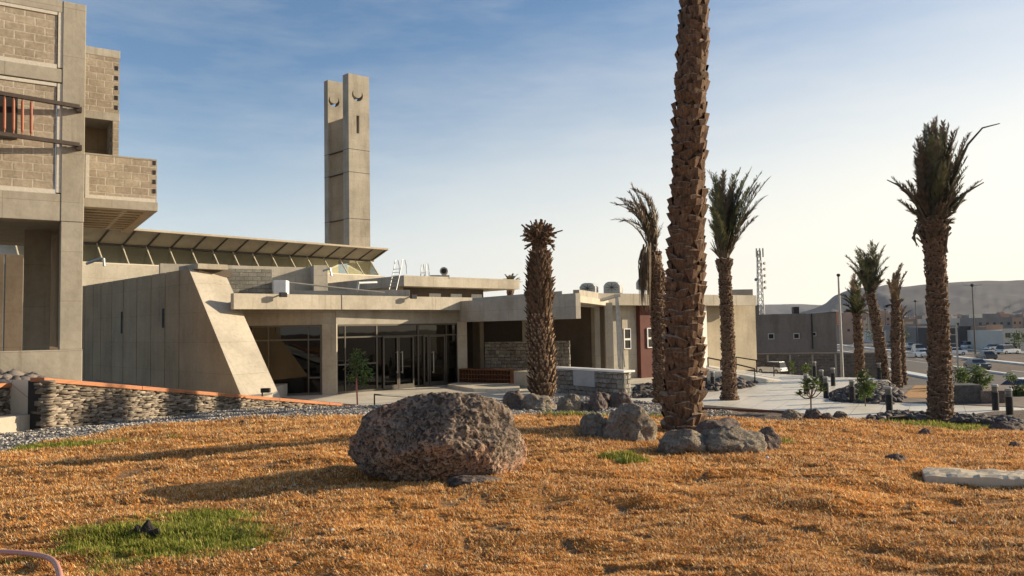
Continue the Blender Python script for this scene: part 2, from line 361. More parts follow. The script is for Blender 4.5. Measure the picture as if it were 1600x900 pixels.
def hgt(X, Y, rough=True):
    X = np.asarray(X, float); Y = np.asarray(Y, float); sh = X.shape; x = X.ravel(); y = Y.ravel()
    xc = np.clip(x, -22, 30); yc = np.clip(y, -8, 38)
    z = np.zeros_like(x)
    for i in range(0, len(x), 40000):
        sl = slice(i, i + 40000)
        r2 = (xc[sl, None] - CA[None, :, 0]) ** 2 + (yc[sl, None] - CA[None, :, 1]) ** 2
        z[sl] = _phi(r2) @ _sol[:_n] + _sol[_n] + _sol[_n + 1] * xc[sl] + _sol[_n + 2] * yc[sl]
    lo = -2.1 - .02 * np.clip(y - 40, 0, 20); w = ss(33, 42, y); z = z * (1 - w) + lo * w
    # the site stands on a bank above the road
    edge = np.maximum(ss(45, 68, y), ss(31, 60, x))
    z = z * (1 - edge) + (-5.15) * edge
    if rough:
        near = 1 - ss(16, 30, np.hypot(x, y))
        r1 = fbm(x * 1.1, y * 1.9, 3, 4) - .5; r2_ = fbm(x * 4.0, y * 8.0, 9, 3) - .5
        cr = np.abs(fbm(x * .8 + 5, y * 1.7, 21, 3) - .5); crack = -np.exp(-(cr / .011) ** 2) * .03
        fu = fbm(x * .9 + y * .35, y * 3.4 - x * .8, 33, 3) - .5
        hole = -.02 * ss(.74, .84, fbm(x * 3.3, y * 4.6, 88, 2)) - .022 * crev(x, y)
        z = z + near * (r1 * .14 + r2_ * .05 + fu * .10 + crack + hole)
        far = ss(60, 200, np.hypot(x, y)); z = z + far * (fbm(x / 60, y / 60, 5, 3) - .5) * .5
    return z.reshape(sh)
def H(x, y): return float(hgt(np.array([x]), np.array([y]))[0])
def on_ground(px, py, d):            # where the sight line of a measured pixel lands on the terrain, near distance d
    best = None
    for k_ in range(41):
        dd = d * (.80 + .01 * k_); p = P(px, py, dd); g = H(p.x, p.y); e = abs(p.z - g)
        if best is None or e < best[0]: best = (e, p, g)
    return Vector((best[1].x, best[1].y, best[2]))
def inpoly(x, y, poly):
    r_ = np.zeros(x.shape, bool); n = len(poly)
    for i in range(n):
        x1, y1 = poly[i][:2]; x2, y2 = poly[(i + 1) % n][:2]
        if y1 == y2: continue
        c = ((y1 > y) != (y2 > y)) & (x < (x2 - x1) * (y - y1) / (y2 - y1) + x1); r_ ^= c
    return r_
def dist_seg(x, y, poly, closed=False):
    d = np.full(x.shape, 1e9); n = len(poly)
    for i in range(n if closed else n - 1):
        x1, y1 = poly[i][:2]; x2, y2 = poly[(i + 1) % n][:2]; dx, dy = x2 - x1, y2 - y1
        t = np.clip(((x - x1) * dx + (y - y1) * dy) / (dx * dx + dy * dy), 0, 1)
        d = np.minimum(d, np.hypot(x - x1 - t * dx, y - y1 - t * dy))
    return d
_edge = [(-60, 760, 9.3), (0, 712, 11.6), (90, 690, 12.8), (180, 672, 14), (360, 656, 15.2), (540, 652, 15.5), (700, 652, 15.2), (800, 651, 14.7), (900, 650, 15), (1000, 655, 15.2), (1230, 657, 15.5), (1330, 657, 16.2), (1430, 668, 17.5), (1600, 674, 17)]
LAWN = [xy(P(*e)) for e in _edge] + [Vector((24, 16)), Vector((26, -6)), Vector((-14, -6)), Vector((-14, 5))]
LEDGE = LAWN[:14]
def greenw(x, y):
    w = 0
    for (px, py, d, a, b) in ((255, 845, 5.9, .78, .62), (60, 700, 12.1, 1.7, .35), (975, 728, 9.0, .28, .15), (905, 646, 15, .7, .3), (1560, 664, 17.0, 2.4, .55), (1465, 676, 16.2, .8, .3), (330, 812, 6.6, .42, .2), (1030, 648, 15.4, .4, .3), (1195, 690, 11.6, .5, .2)):
        c = P(px, py, d); e = np.hypot((x - c.x) / a, (y - c.y) / b) + (fbm(x * 2.6, y * 2.6, 31, 3) - .5) * 1.1
        w = np.maximum(w, 1 - ss(.5, 1.25, e))
    return w
def axis(lo, hi, step, far):
    a = list(np.arange(lo, hi + 1e-6, step)); s = step; v = hi
    while v < far: s *= 1.22; v += s; a.append(v)
    s = step; v = lo; b = []
    while v > -far: s *= 1.22; v -= s; b.append(v)
    return np.array(b[::-1] + a)
ax_ = axis(-12, 14, .06, 9000); ay_ = axis(3.6, 18, .04, 9000); ay_ = ay_[ay_ > -300]
GX, GY = np.meshgrid(ax_, ay_); GZ = hgt(GX, GY)
fl = GX.ravel(), GY.ravel()
inl = inpoly(*fl, LAWN); de = dist_seg(*fl, LEDGE)
wl = np.where(inl, 1, -1) * de; wl = ss(-.25, .25, wl + (fbm(fl[0] * 2.2, fl[1] * 2.2, 77, 3) - .5) * .5)
gw = greenw(*fl) * wl
grv = (1 - wl) * (fl[0] < 3.2) * (1 - ss(26, 30, fl[1])) * (fl[1] > 0)
_cr = np.abs(fbm(fl[0] * .8 + 5, fl[1] * 1.7, 21, 3) - .5); _ho = np.maximum(ss(.74, .82, fbm(fl[0] * 3.3, fl[1] * 4.6, 88, 2)) * .8, crev(fl[0], fl[1]) * .8)
wlawn = wl; wl = wl * (1 - .8 * np.maximum(_ho, np.exp(-(_cr / .010) ** 2)))
nx = len(ax_); ny = len(ay_); idx = np.arange(nx * ny).reshape(ny, nx)
F_ = np.stack([idx[:-1, :-1], idx[:-1, 1:], idx[1:, 1:], idx[1:, :-1]], -1).reshape(-1, 4)
def m_ground():
    m = NM('ground_mix'); at = m.n('ShaderNodeAttribute'); at.attribute_name = 'col'; sp = m.n('ShaderNodeSeparateColor'); m.l(at.outputs['Color'], sp.inputs[0])
    co = m.coord(); n1 = m.noise(co, 1.3, 6, .6); n2 = m.noise(m.coord('Object', (1, 2.2, 1), (0, 0, .12)), 26, 8, .7); n3 = m.noise(co, 60, 4, .7)
    n4 = m.noise(m.coord('Object', (1, 2.6, 1), (0, 0, .1)), 5, 6, .65)
    straw = m.ramp(n1, [(.3, (.34, .16, .05)), (.5, (.50, .245, .075)), (.68, (.60, .33, .115))])
    straw = m.mix(.8, straw, m.ramp(n2, [(.36, (.30, .24, .18)), (.47, (.85, .82, .8)), (.6, (1.25, 1.25, 1.2))]), 'MULTIPLY')
    straw = m.mix(.6, straw, m.ramp(n4, [(.33, (.45, .40, .34)), (.5, (1, 1, 1))]), 'MULTIPLY')
    green = m.ramp(n2, [(.3, (.035, .05, .008)), (.5, (.13, .15, .02)), (.7, (.24, .25, .05))])
    soil = m.ramp(n1, [(.3, (.13, .10, .08)), (.6, (.21, .17, .135))]); soil = m.mix(.5, soil, m.ramp(n3, [(.35, (.5, .5, .5)), (.6, (1.2, 1.2, 1.2))]), 'MULTIPLY')
    vo = m.n('ShaderNodeTexVoronoi'); vo.inputs['Scale'].default_value = 26; m.l(co, vo.inputs['Vector'])
    gr = m.ramp(vo.outputs['Color'], [(.1, (.08, .075, .07)), (.5, (.20, .19, .18)), (.9, (.40, .38, .35))])
    base = m.mix(sp.outputs[2], soil, gr); base = m.mix(sp.outputs[0], base, straw); base = m.mix(sp.outputs[1], base, green)
    nor = m.bump(n2, .8, .04); nor = m.bump(n4, .6, .06, nor); nor = m.bump(vo.outputs[0], .25, .02, nor)
    return m.done(base, .95, nor, .1)
gme = npmesh('ground', np.stack([GX.ravel(), GY.ravel(), GZ.ravel()], -1), F_, m_ground(), smooth=True,
             colors=np.stack([wl * (fl[1] < 40) * (fl[0] < 40) * (fl[0] > -40), gw, grv, np.ones_like(wl)], -1))
tag(link('ground', gme), kind='structure')
# ---- grass: short blades, one object nobody could count
def m_blades():
    m = NM('grass_blade'); at = m.n('ShaderNodeAttribute'); at.attribute_name = 'col'
    m.l(at.outputs['Color'], m.b.inputs['Base Color']); m.b.inputs['Roughness'].default_value = .7; m.b.inputs['Specular IOR Level'].default_value = .15
    td = m.n('ShaderNodeBsdfTranslucent'); m.l(at.outputs['Color'], td.inputs[0]); ms = m.n('ShaderNodeMixShader'); ms.inputs[0].default_value = .4
    m.l(m.b.outputs[0], ms.inputs[1]); m.l(td.outputs[0], ms.inputs[2]); m.l(ms.outputs[0], m.t.nodes['Material Output'].inputs[0]); return m.mat
def grass(N):
    u = rng.random(N); Y = 4.2 * (17.5 / 4.2) ** u; X = (rng.random(N) * 2 - 1) * Y * .78
    k = inpoly(X, Y, LAWN) | (dist_seg(X, Y, LEDGE) < .12); X = X[k]; Y = Y[k]
    cl = fbm(X * 5, Y * 9, 41, 3); cr = np.abs(fbm(X * .8 + 5, Y * 1.7, 21, 3) - .5)
    ho = np.maximum(ss(.74, .82, fbm(X * 3.3, Y * 4.6, 88, 2)), crev(X, Y) * .95); keep = (rng.random(len(X)) < ss(.22, .5, cl) + .25) & ((cr > .013) | (rng.random(len(X)) < .15)) & (rng.random(len(X)) > ho * .85); X = X[keep]; Y = Y[keep]; n = len(X)
    Z = hgt(X, Y); g = greenw(X, Y); isg = rng.random(n) < g
    sc = (Y / 5.0) ** .75
    ln = (.016 + .024 * rng.random(n)) * sc * np.where(isg, 1.35, 1); wd = (.0016 + .0014 * rng.random(n)) * sc
    az = (fbm(X * 1.6, Y * 1.6, 51, 3) - .5) * 6.0 + rng.normal(0, 1.3, n) + 2.6; el = np.where(isg, rng.uniform(.6, 1.4, n), rng.uniform(.05, .95, n))
    d = np.stack([np.cos(az) * np.cos(el), np.sin(az) * np.cos(el), np.sin(el)], -1); sd_ = np.stack([-np.sin(az), np.cos(az), np.zeros(n)], -1)
    b = np.stack([X, Y, Z - .004], -1)
    mid = b + d * (ln * .55)[:, None] + np.array([0, 0, 1]) * (ln * .12)[:, None]; tip = b + d * ln[:, None] - np.array([0, 0, 1]) * (ln * .1 * (1 - el))[:, None]
    V = np.stack([b - sd_ * wd[:, None], b + sd_ * wd[:, None], mid + sd_ * (wd * .8)[:, None], mid - sd_ * (wd * .8)[:, None], tip], 1).reshape(-1, 3)
    i = np.arange(n) * 5
    F = np.concatenate([np.stack([i, i + 1, i + 2], -1), np.stack([i, i + 2, i + 3], -1), np.stack([i + 3, i + 2, i + 4], -1)])
    pal = np.array([(.88, .50, .17), (.78, .39, .11), (.64, .29, .07), (.95, .72, .40), (.24, .11, .045), (.86, .50, .18)])
    palg = np.array([(.17, .20, .025), (.27, .29, .045), (.10, .14, .018), (.50, .42, .12)])
    tone = fbm(X * .9, Y * .9, 61, 4); c = pal[np.clip((rng.random(n) * 4 + tone * 4 - 1).astype(int), 0, 5)]
    c = np.where(isg[:, None], palg[rng.integers(0, 4, n)], c); c = c * rng.uniform(.8, 1.15, n)[:, None]
    C_ = np.repeat(np.concatenate([c, np.ones((n, 1))], 1)[:, None, :], 5, 1).reshape(-1, 4)
    me = npmesh('dry_grass', V, F, m_blades(), colors=C_)
    tag(link('dry_grass', me), kind='stuff')
grass(1150000)
n = 900; Yg = 4.6 * (16 / 4.6) ** rng.random(n); Xg = (rng.random(n) * 2 - 1) * Yg * .75; k = inpoly(Xg, Yg, LAWN) & (fbm(Xg * .7, Yg * .7, 91, 2) > .48); Xg, Yg = Xg[k], Yg[k]; LITTER = (Xg, Yg)
# ---- scattered stones: shared low-poly stone builder
_ico = [(0, 0, -1), (.72, -.53, -.45), (-.28, -.85, -.45), (-.89, 0, -.45), (-.28, .85, -.45), (.72, .53, -.45), (.28, -.85, .45), (-.72, -.53, .45), (-.72, .53, .45), (.28, .85, .45), (.89, 0, .45), (0, 0, 1)]
_icf = [(0, 1, 2), (1, 0, 5), (0, 2, 3), (0, 3, 4), (0, 4, 5), (1, 5, 10), (2, 1, 6), (3, 2, 7), (4, 3, 8), (5, 4, 9), (1, 10, 6), (2, 6, 7), (3, 7, 8), (4, 8, 9), (5, 9, 10), (6, 10, 11), (7, 6, 11), (8, 7, 11), (9, 8, 11), (10, 9, 11)]
def stones_mesh(name, pos, size, mat, U=None, jit=.28, seed=1, yaw=None):
    r_ = np.random.default_rng(seed); n = len(pos); V0 = np.array(_ico)
    if U is not None:
        B = np.array([(-1, -1, -1), (1, -1, -1), (1, 1, -1), (-1, 1, -1), (-1, -1, 1), (1, -1, 1), (1, 1, 1), (-1, 1, 1), (0, -1.03, 0)], float) * np.array([.95, 1, .9])
        V = B[None] + r_.normal(0, 1, (n, 9, 3)) * np.array([.17, .15, .24]); V = V * np.asarray(size)[:, None, :] * .5
        t = r_.normal(0, .07, n)[:, None]; ct, st = np.cos(t), np.sin(t); x, z = V[..., 0] * ct - V[..., 2] * st, V[..., 0] * st + V[..., 2] * ct
        V = x[..., None] * np.array([U[0], U[1], 0]) + V[..., 1][..., None] * np.array([-U[1], U[0], 0]) + z[..., None] * np.array([0, 0, 1.]) + np.asarray(pos)[:, None, :]
        T = np.array([(0, 1, 8), (1, 5, 8), (5, 4, 8), (4, 0, 8), (1, 2, 6), (1, 6, 5), (2, 3, 7), (2, 7, 6), (3, 0, 4), (3, 4, 7), (4, 5, 6), (4, 6, 7), (3, 2, 1), (3, 1, 0)])
        F = (T[None] + (np.arange(n) * 9)[:, None, None]).reshape(-1, 3)
        return npmesh(name, V.reshape(-1, 3), F, mat, attr={'rnd': np.repeat(r_.random(n), 9)})
    if True: pass
    V0 = np.array(_ico); V = V0[None] * (1 + r_.normal(0, jit, (n, 12, 1))) + r_.normal(0, .07, (n, 12, 3))
    V = V * np.asarray(size)[:, None, :] * .5
    if U is None:
        a = r_.random(n) * 6.28 if yaw is None else yaw; c, s_ = np.cos(a)[:, None], np.sin(a)[:, None]
        V = np.stack([V[..., 0] * c - V[..., 1] * s_, V[..., 0] * s_ + V[..., 1] * c, V[..., 2]], -1)
    else:
        t = r_.normal(0, .09, n)[:, None]; ct, st = np.cos(t), np.sin(t)
        x, z = V[..., 0] * ct - V[..., 2] * st, V[..., 0] * st + V[..., 2] * ct
        V = x[..., None] * np.array([U[0], U[1], 0]) + V[..., 1][..., None] * np.array([-U[1], U[0], 0]) + z[..., None] * np.array([0, 0, 1.])
    V = V + np.asarray(pos)[:, None, :]; F = (np.array(_icf)[None] + (np.arange(n) * 12)[:, None, None]).reshape(-1, 3)
    return npmesh(name, V.reshape(-1, 3), F, mat, attr={'rnd': np.repeat(r_.random(n), 12)})
n = 42000; Yg = rng.uniform(9, 27, n); Xg = rng.uniform(-.72, .28, n) * Yg
k = ~inpoly(Xg, Yg, LAWN) & (dist_seg(Xg, Yg, LEDGE) > .03); Xg, Yg = Xg[k], Yg[k]
sz = rng.uniform(.03, .075, (len(Xg), 1)) * np.array([[1, .8, .55]])
tag(link('gravel', stones_mesh('gravel', np.stack([Xg, Yg, hgt(Xg, Yg) + .005], -1), sz, GRAV, seed=3)), kind='stuff')

Xg, Yg = LITTER; sz = rng.uniform(.008, .034, (len(Xg), 1)) ** 1.0 * np.array([[1.4, .9, .6]])
tag(link('soil_clods', stones_mesh('soil_clods', np.stack([Xg, Yg, hgt(Xg, Yg) + .012], -1), sz, m_stones('clod', [(.05, .035, .025), (.16, .12, .09), (.09, .065, .045), (.5, .45, .38)]), seed=13)), kind='stuff')
# ================================================================ PLAZA AND PATHS
def m_tiles():
    m = NM('plaza_tiles'); br = m.n('ShaderNodeTexBrick'); br.offset = 0; m.l(m.coord('UV', (1, 1, 1), (0, 0, .5)), br.inputs['Vector'])
    br.inputs['Color1'].default_value = (.66, .60, .49, 1); br.inputs['Color2'].default_value = (.60, .54, .44, 1); br.inputs['Mortar'].default_value = (.36, .32, .26, 1)
    br.inputs['Scale'].default_value = 1; br.inputs['Mortar Size'].default_value = .012; br.inputs['Brick Width'].default_value = .8; br.inputs['Row Height'].default_value = .8
    n1 = m.noise(m.coord(), .5, 6, .6); col = m.mix(.6, br.outputs[0], m.ramp(n1, [(.3, (.78, .75, .7)), (.65, (1.1, 1.1, 1.08))]), 'MULTIPLY')
    return m.done(col, m.ramp(n1, [(.3, (.34, .34, .34)), (.7, (.55, .55, .55))]), m.bump(m.noise(m.coord(), 30, 3), .05, .01), .4)
TILES = m_tiles()
def gp(px, py, z=FZ): return xy(G(px, py, z))
mb = MB()
plz = [gp(575, 641), Vector((-1.5, 27.8)), gp(1092, 632), gp(1221, 642), gp(1341, 655), gp(1363, 650), gp(1394, 640), gp(1483, 645), gp(1600, 652), gp(1720, 658), gp(1720, 645), gp(1600, 637), gp(1480, 632), gp(1395, 629), gp(1300, 626), gp(1296, 613), gp(1340, 604), gp(1392, 597), gp(1385, 591), gp(1290, 589), gp(1215, 584), Vector((14.5, 45)), Vector((14, 58)), Vector((-12, 58)), Vector((-17, 44)), gp(395, 616), gp(480, 625)]
mb.prism(plz, -2.7, FZ)
single('plaza', mb, TILES, kind='structure')
# timber edging along the plaza front
mb = MB(); a, b = gp(985, 632.5), gp(1230, 643.3)
mb.obox(a - Vector((0, .0)), b, .05, -1.72, FZ + .03, 0, -.055)
single('timber_edging', mb, WOODD, 'dark timber edging board along the front of the pale plaza', 'edging', uv=True)
# ================================================================ STRUCTURES
def Zp(px, py, p):            # height of a measured pixel on the vertical through plan point p
    w = ray(px, py); return EYE.z + w.z * (p.y / w.y)
# ---------------- dry stone wall with a timber cap, falling along the ramp
WA = P(66, 590, 16.0); WB = P(578, 634, 27.6); wa, wb = xy(WA), xy(WB)
zA = WA.z; zB = WB.z
def wall_stones(A, B, zt0, zt1, zb0, zb1, seed, ch=.052, depth=.22):
    u = (B - A).normalized(); Ln = (B - A).length; r_ = random.Random(seed); pos = []; size = []
    k = Vector((-u.y, u.x)); z = 0
    hmax = max(zt0 - zb0, zt1 - zb1); row = 0
    while row * ch < hmax + ch:
        s = -r_.random() * .2
        while s < Ln:
            w = r_.uniform(.08, .28); c = s + w / 2; f = min(max(c / Ln, 0), 1); zt = zt0 + (zt1 - zt0) * f; zb = zb0 + (zb1 - zb0) * f
            h = ch * r_.uniform(.7, 1.35); zz = zt - ch * (row + .5)
            if zz > zb - .05 and c < Ln - .02 and c > .04:
                p = A + u * c; o = r_.uniform(-.025, .03); pos.append((p.x - k.x * o + k.x * .1, p.y - k.y * o + k.y * .1, zz + r_.uniform(-.012, .012))); size.append((w * 1.05, depth, h * .97))
            s += w * .93
        row += 1
    return pos, size, u
def dry_wall(name, A, B, zt0, zt1, zb0, zb1, label, seed, capw=.42, ret=None):
    t = thing(name, label, 'wall', (A.x, A.y, zb0))
    pos, size, u = wall_stones(A, B, zt0 - .06, zt1 - .06, zb0, zb1, seed)
    if ret:
        p2, s2, u2 = wall_stones(A + Vector(ret), A, zt0 - .06, zt0 - .06, zb0, zb0, seed + 5)
        me2 = stones_mesh('s', p2, s2, DRYST, U=(u2.x, u2.y), seed=seed + 9, jit=.1)
    me = stones_mesh('stones', pos, size, DRYST, U=(u.x, u.y), seed=seed, jit=.12)
    me.transform(Matrix.Translation((-A.x, -A.y, -zb0))); link('stonework', me, t)
    if ret: me2.transform(Matrix.Translation((-A.x, -A.y, -zb0))); link('stonework', me2, t)
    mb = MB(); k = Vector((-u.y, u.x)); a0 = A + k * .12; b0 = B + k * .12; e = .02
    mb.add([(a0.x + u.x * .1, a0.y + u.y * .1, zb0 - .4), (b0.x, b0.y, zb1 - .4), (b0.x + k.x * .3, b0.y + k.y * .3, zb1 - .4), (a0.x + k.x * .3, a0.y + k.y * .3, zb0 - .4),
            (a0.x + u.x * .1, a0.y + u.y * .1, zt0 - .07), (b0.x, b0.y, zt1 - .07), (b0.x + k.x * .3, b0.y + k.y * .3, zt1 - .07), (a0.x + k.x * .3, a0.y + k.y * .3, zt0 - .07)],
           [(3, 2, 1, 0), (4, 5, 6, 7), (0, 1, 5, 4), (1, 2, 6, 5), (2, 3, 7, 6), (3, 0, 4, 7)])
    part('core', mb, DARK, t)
    N = 5; cap = MB()
    for i in range(N):
        f0, f1 = i / N, (i + 1) / N; g = .006
        p0 = A.lerp(B, f0) + u * g - k * .05; p1 = A.lerp(B, f1) - u * g - k * .05; z0 = zt0 + (zt1 - zt0) * f0; z1 = zt0 + (zt1 - zt0) * f1
        q0, q1 = p0 + k * capw, p1 + k * capw; h = .09
        cap.add([(p0.x, p0.y, z0 - h), (p1.x, p1.y, z1 - h), (q1.x, q1.y, z1 - h), (q0.x, q0.y, z0 - h), (p0.x, p0.y, z0), (p1.x, p1.y, z1), (q1.x, q1.y, z1), (q0.x, q0.y, z0)],
                [(3, 2, 1, 0), (4, 5, 6, 7), (0, 1, 5, 4), (1, 2, 6, 5), (2, 3, 7, 6), (3, 0, 4, 7)])
    part('cap', cap, WOOD, t, bevel=.006)
    return t
zb0 = Zp(75, 690, wa); zb1 = FZ - .35
dry_wall('stone_wall', wa, wb, zA, zB, zb0, zb1, 'long dry stone retaining wall under a sloping orange timber cap, left of the sapling', 5, ret=(-.27, .6))
# lower wall set back at the far left, with its own timber cap
LC = P(58, 597, 17.2); LA_ = P(-120, 580, 14.6)
dry_wall('stone_wall', xy(LA_), xy(LC), Zp(0, 593, xy(P(0, 593, 16.3))), LC.z, Zp(0, 672, xy(P(0, 672, 16.3))), LC.z - .9, 'short low dry stone wall with timber cap at the left edge of the picture', 15)
a, b = xy(P(-100, 655, 14.3)), xy(P(50, 648, 16.2)); mb = MB(); mb.obox(a, b, .5, Zp(0, 690, b), Zp(45, 647, b)); single('concrete_ledge', mb, CONCL, 'pale concrete ledge at the foot of the low stone wall at the left edge', 'ledge', (a.x, a.y, -.5), bevel=.02)
# ramp path behind the wall
u = (wb - wa).normalized(); k = Vector((-u.y, u.x)); mb = MB()
a0, b0 = wa + k * .32 + u * .1, wb + k * .32; zs = (zB - zA) / (wb - wa).length; zr0, zr1 = zA - .06, zB - .02
for (w0, w1, dz, h, m) in ((0, 2.3, 0, 3.2, 0),):
    p = [a0 + k * w0, b0 + k * w0, b0 + k * .9, a0 + k * w1]
    mb.add([(p[0].x, p[0].y, zr0 - h), (p[1].x, p[1].y, zr1 - 1.2), (p[2].x, p[2].y, zr1 - 1.2), (p[3].x, p[3].y, zr0 - h), (p[0].x, p[0].y, zr0), (p[1].x, p[1].y, zr1), (p[2].x, p[2].y, zr1), (p[3].x, p[3].y, zr0)],
           [(3, 2, 1, 0), (4, 5, 6, 7), (0, 1, 5, 4), (1, 2, 6, 5), (2, 3, 7, 6), (3, 0, 4, 7)])
single('ramp_path', mb, TILES, kind='structure')
mb = MB(); p, q = a0 + k * 2.35 - u * 6, b0 + k * .95; zr0 = zr0 - zs * 6
mb.bar((p.x, p.y, zr0 + .07), (q.x, q.y, zr1 + .05), .12, .10)
single('edge_rail', mb, BLACK, 'long black steel edging on the far side of the sloping ramp', 'edging', (p.x, p.y, zr0))
# terrace ground behind
mb = MB(); t0 = a0 + k * 2.4; t1 = b0 + k * 2.4
ta = t0.lerp(t1, .62) ; mb.prism([xy(P(-260, 590, 20.5)), xy(P(52, 590, 19.2)), t0 + u * .3, ta, xy(P(425, 600, 29)), xy(P(432, 600, 33)), Vector((-11, 50)), Vector((-45, 60)), Vector((-45, 12))], -2.5, -.75)
single('terrace', mb, CONC2, kind='structure')

# ---------------- left concrete building
cx = xy(P(131, 345, 19.0)); U1 = Vector((1.5, 1)).normalized(); K1 = Vector((-U1.y, U1.x))
def lb(t, n=0.0): return cx - U1 * t + K1 * n       # t metres left of the corner, n metres behind the front
def zl(y, px=113, t=.3): return Zp(px, y, lb(t))
LBT = 'unfinished grey concrete building with block panels and open ground storey, at left edge'
t = thing('concrete_building', LBT, 'building', (cx.x, cx.y, -.6))
ztop = zl(4); zbm1, zbm0 = zl(110), zl(131); zb_hi, zb_lo = zl(304), zl(346); zbase = zl(546)
mb = MB()
mb.prism([lb(.5), lb(0), lb(0, .55), lb(.5, .55)], zb_lo, ztop)                       # corner pier upper
mb.prism([lb(.49, .02), lb(.01, .02), lb(.01, .55), lb(.49, .55)], zbase, zb_lo)
mb.prism([lb(9, 0.012), lb(.5, 0.012), lb(.5, .5), lb(9, .5)], zbm0, zbm1)
mb.prism([lb(9, 0.012), lb(.5, 0.012), lb(.5, .5), lb(9, .5)], zb_lo, zb_hi)
mb.prism([lb(9, 0.012), lb(.5, 0.012), lb(.5, .5), lb(9, .5)], ztop - .3, ztop)
mb.prism([lb(9, .5), lb(-.0, .56), lb(-.0, 9), lb(9, 9)], zb_lo + .25, zb_hi)       # floor slab
mb.prism([lb(9, .5), lb(-.0, .56), lb(-.0, 9), lb(9, 9)], ztop - .3, ztop - .02)
part('frame', mb, CONC, t, bevel=.012)
mb = MB()
for q in (lb(1.22, 2.2),):
    pass
c1 = P(58, 450, 22.2); c1 = xy(c1); mb.prism([c1 - U1 * .33, c1 + U1 * .33, c1 + U1 * .33 + K1 * .4, c1 - U1 * .33 + K1 * .4], zbase - 1, zb_lo + .3)
part('column', mb, CONC, t, bevel=.012)
mb = MB(); mb.prism([lb(.30, .56), lb(.06, .56), lb(.06, 9), lb(.30, 9)], zbase, zb_lo + .25); part('side_wall', mb, CONC3, t)  # unseen wall added behind the pier to block the sun
for j in range(3):
    mb = MB(); c2 = lb(3.2 + j * 2.4, .05); mb.prism([c2 - U1 * .25, c2 + U1 * .25, c2 + U1 * .25 + K1 * .4, c2 - U1 * .25 + K1 * .4], zbase, zb_lo); part('column', mb, CONC, t)
mb = MB(); mb.prism([lb(9, -.02), lb(-.0, -.02), lb(-.0, .5), lb(9, .5)], -2.2, zbase)
part('plinth', mb, CONC, t, bevel=.015)
for z0, z1 in ((zbm1 + .03, ztop - .3), (zb_hi + .03, zbm0 - .03)):
    mb = MB(); mb.prism([lb(8.9, .05), lb(.62, .05), lb(.62, .3), lb(8.9, .3)], z0, z1); part('block_panel', mb, BLOCK, t)
    mb = MB(); mb.prism([lb(.60, .022), lb(.5, .022), lb(.5, .3), lb(.60, .3)], z0, z1 - .0); mb.prism([lb(8.9, .022), lb(.62, .022), lb(.62, .3), lb(8.9, .3)], z0 - .03, z0 + .07)
    mb.prism([lb(8.9, .024), lb(.62, .024), lb(.62, .3), lb(8.9, .3)], z1 - .08, z1 + .0); part('mortar_border', mb, MORT, t)
# projecting balcony box to the right
zb_b, zb_t = Zp(245, 330, xy(P(245, 330, 21))), Zp(245, 252, xy(P(245, 252, 21)))
bx1 = xy(P(245, 300, 21.0)); bx0 = onl(bx1, bx1 - U1, 120, 300)
mb = MB(); zs_ = zb_b + .14
mb.obox(bx0, bx1, .2, zs_ + .12, zb_t); part('balcony_wall', mb, BLOCK, t)
mb = MB(); mb.obox(bx0, bx1 + U1 * .03, .35, zb_b, zs_ + .1, 0, -.015); e = bx1
mb.prism([e - U1 * .22, e + U1 * .03, e + U1 * .03 + K1 * 5.6, e - U1 * .22 + K1 * 5.6], zb_b + .003, zs_ + .1)
mb.prism([bx0, bx1 - U1 * .2, bx1 - U1 * .2 + K1 * 5.6, bx0 + K1 * 5.6], zb_b + .25, zb_b + .33)
for j in range(9):
    o = .55 + j * .55; mb.prism([bx0 + K1 * o, bx1 - U1 * .2 + K1 * o, bx1 - U1 * .2 + K1 * (o + .22), bx0 + K1 * (o + .22)], zb_b + .06, zb_b + .26)
mb.obox(bx0, bx1, .22, zb_t - .002, zb_t + .05, 0, -.01)
part('balcony_slab', mb, CONC, t, bevel=.01)
mb = MB()
for (za, zb_) in ((-.02, .10),):
    w0 = onl(bx0, bx1, 133, 300); mb.obox(w0, w0 + U1 * .09, .3, zs_ + .1, zb_t - .003, 0, -.006); mb.obox(w0 + U1 * .09, bx1 - U1 * .03, .3, zs_ + .1, zs_ + .19, 0, -.006)
part('mortar_border', mb, MORT, t)
for j in range(4):
    mb = MB(); zc = zs_ + .35 + j * .26; mb.obox(bx1 - U1 * .10, bx1 - U1 * .03, .1, zc, zc + .12, 0, -.012); part('vent_slot', mb, DARK, t)
# stair block behind it
tx1 = xy(P(186, 150, 22.8)); tx0 = onl(tx1, tx1 - U1, 118, 150)
zq = lambda y: Zp(186, y, tx1)
mb = MB(); mb.obox(tx0, tx1, .25, zq(178), zq(92)); part('block_panel', mb, BLOCK, t)
mb = MB(); mb.obox(tx0, tx1 + U1 * .02, 4, zq(92), zq(80), 0, -.01); mb.obox(tx0, tx1 + U1 * .02, 4, zq(190), zq(178), 0, -.01)
mb.obox(tx0, tx1, 4, zq(262), zq(255))
part('stair_slab', mb, CONCL, t, bevel=.01)
mb = MB(); mb.obox(tx1 - U1 * .16, tx1, .25, zq(258), zq(190)); mb.prism([tx1 - U1 * .2 + K1 * .26, tx1 - U1 * .003 + K1 * .26, tx1 - U1 * .003 + K1 * 4, tx1 - U1 * .2 + K1 * 4], zq(258), zq(92)); part('pier', mb, BLOCK, t)
mb = MB(); mb.obox(tx0, tx1 - U1 * .17, .15, zq(255), zq(190), 0, 1.2); part('back_wall', mb, CONC3, t)
for j in range(5):
    mb = MB(); zc = zq(95) - .18 - j * .30; mb.obox(tx1 - U1 * .12, tx1 - U1 * .03, .1, zc - .13, zc, 0, -.008); part('vent_slot', mb, DARK, t)
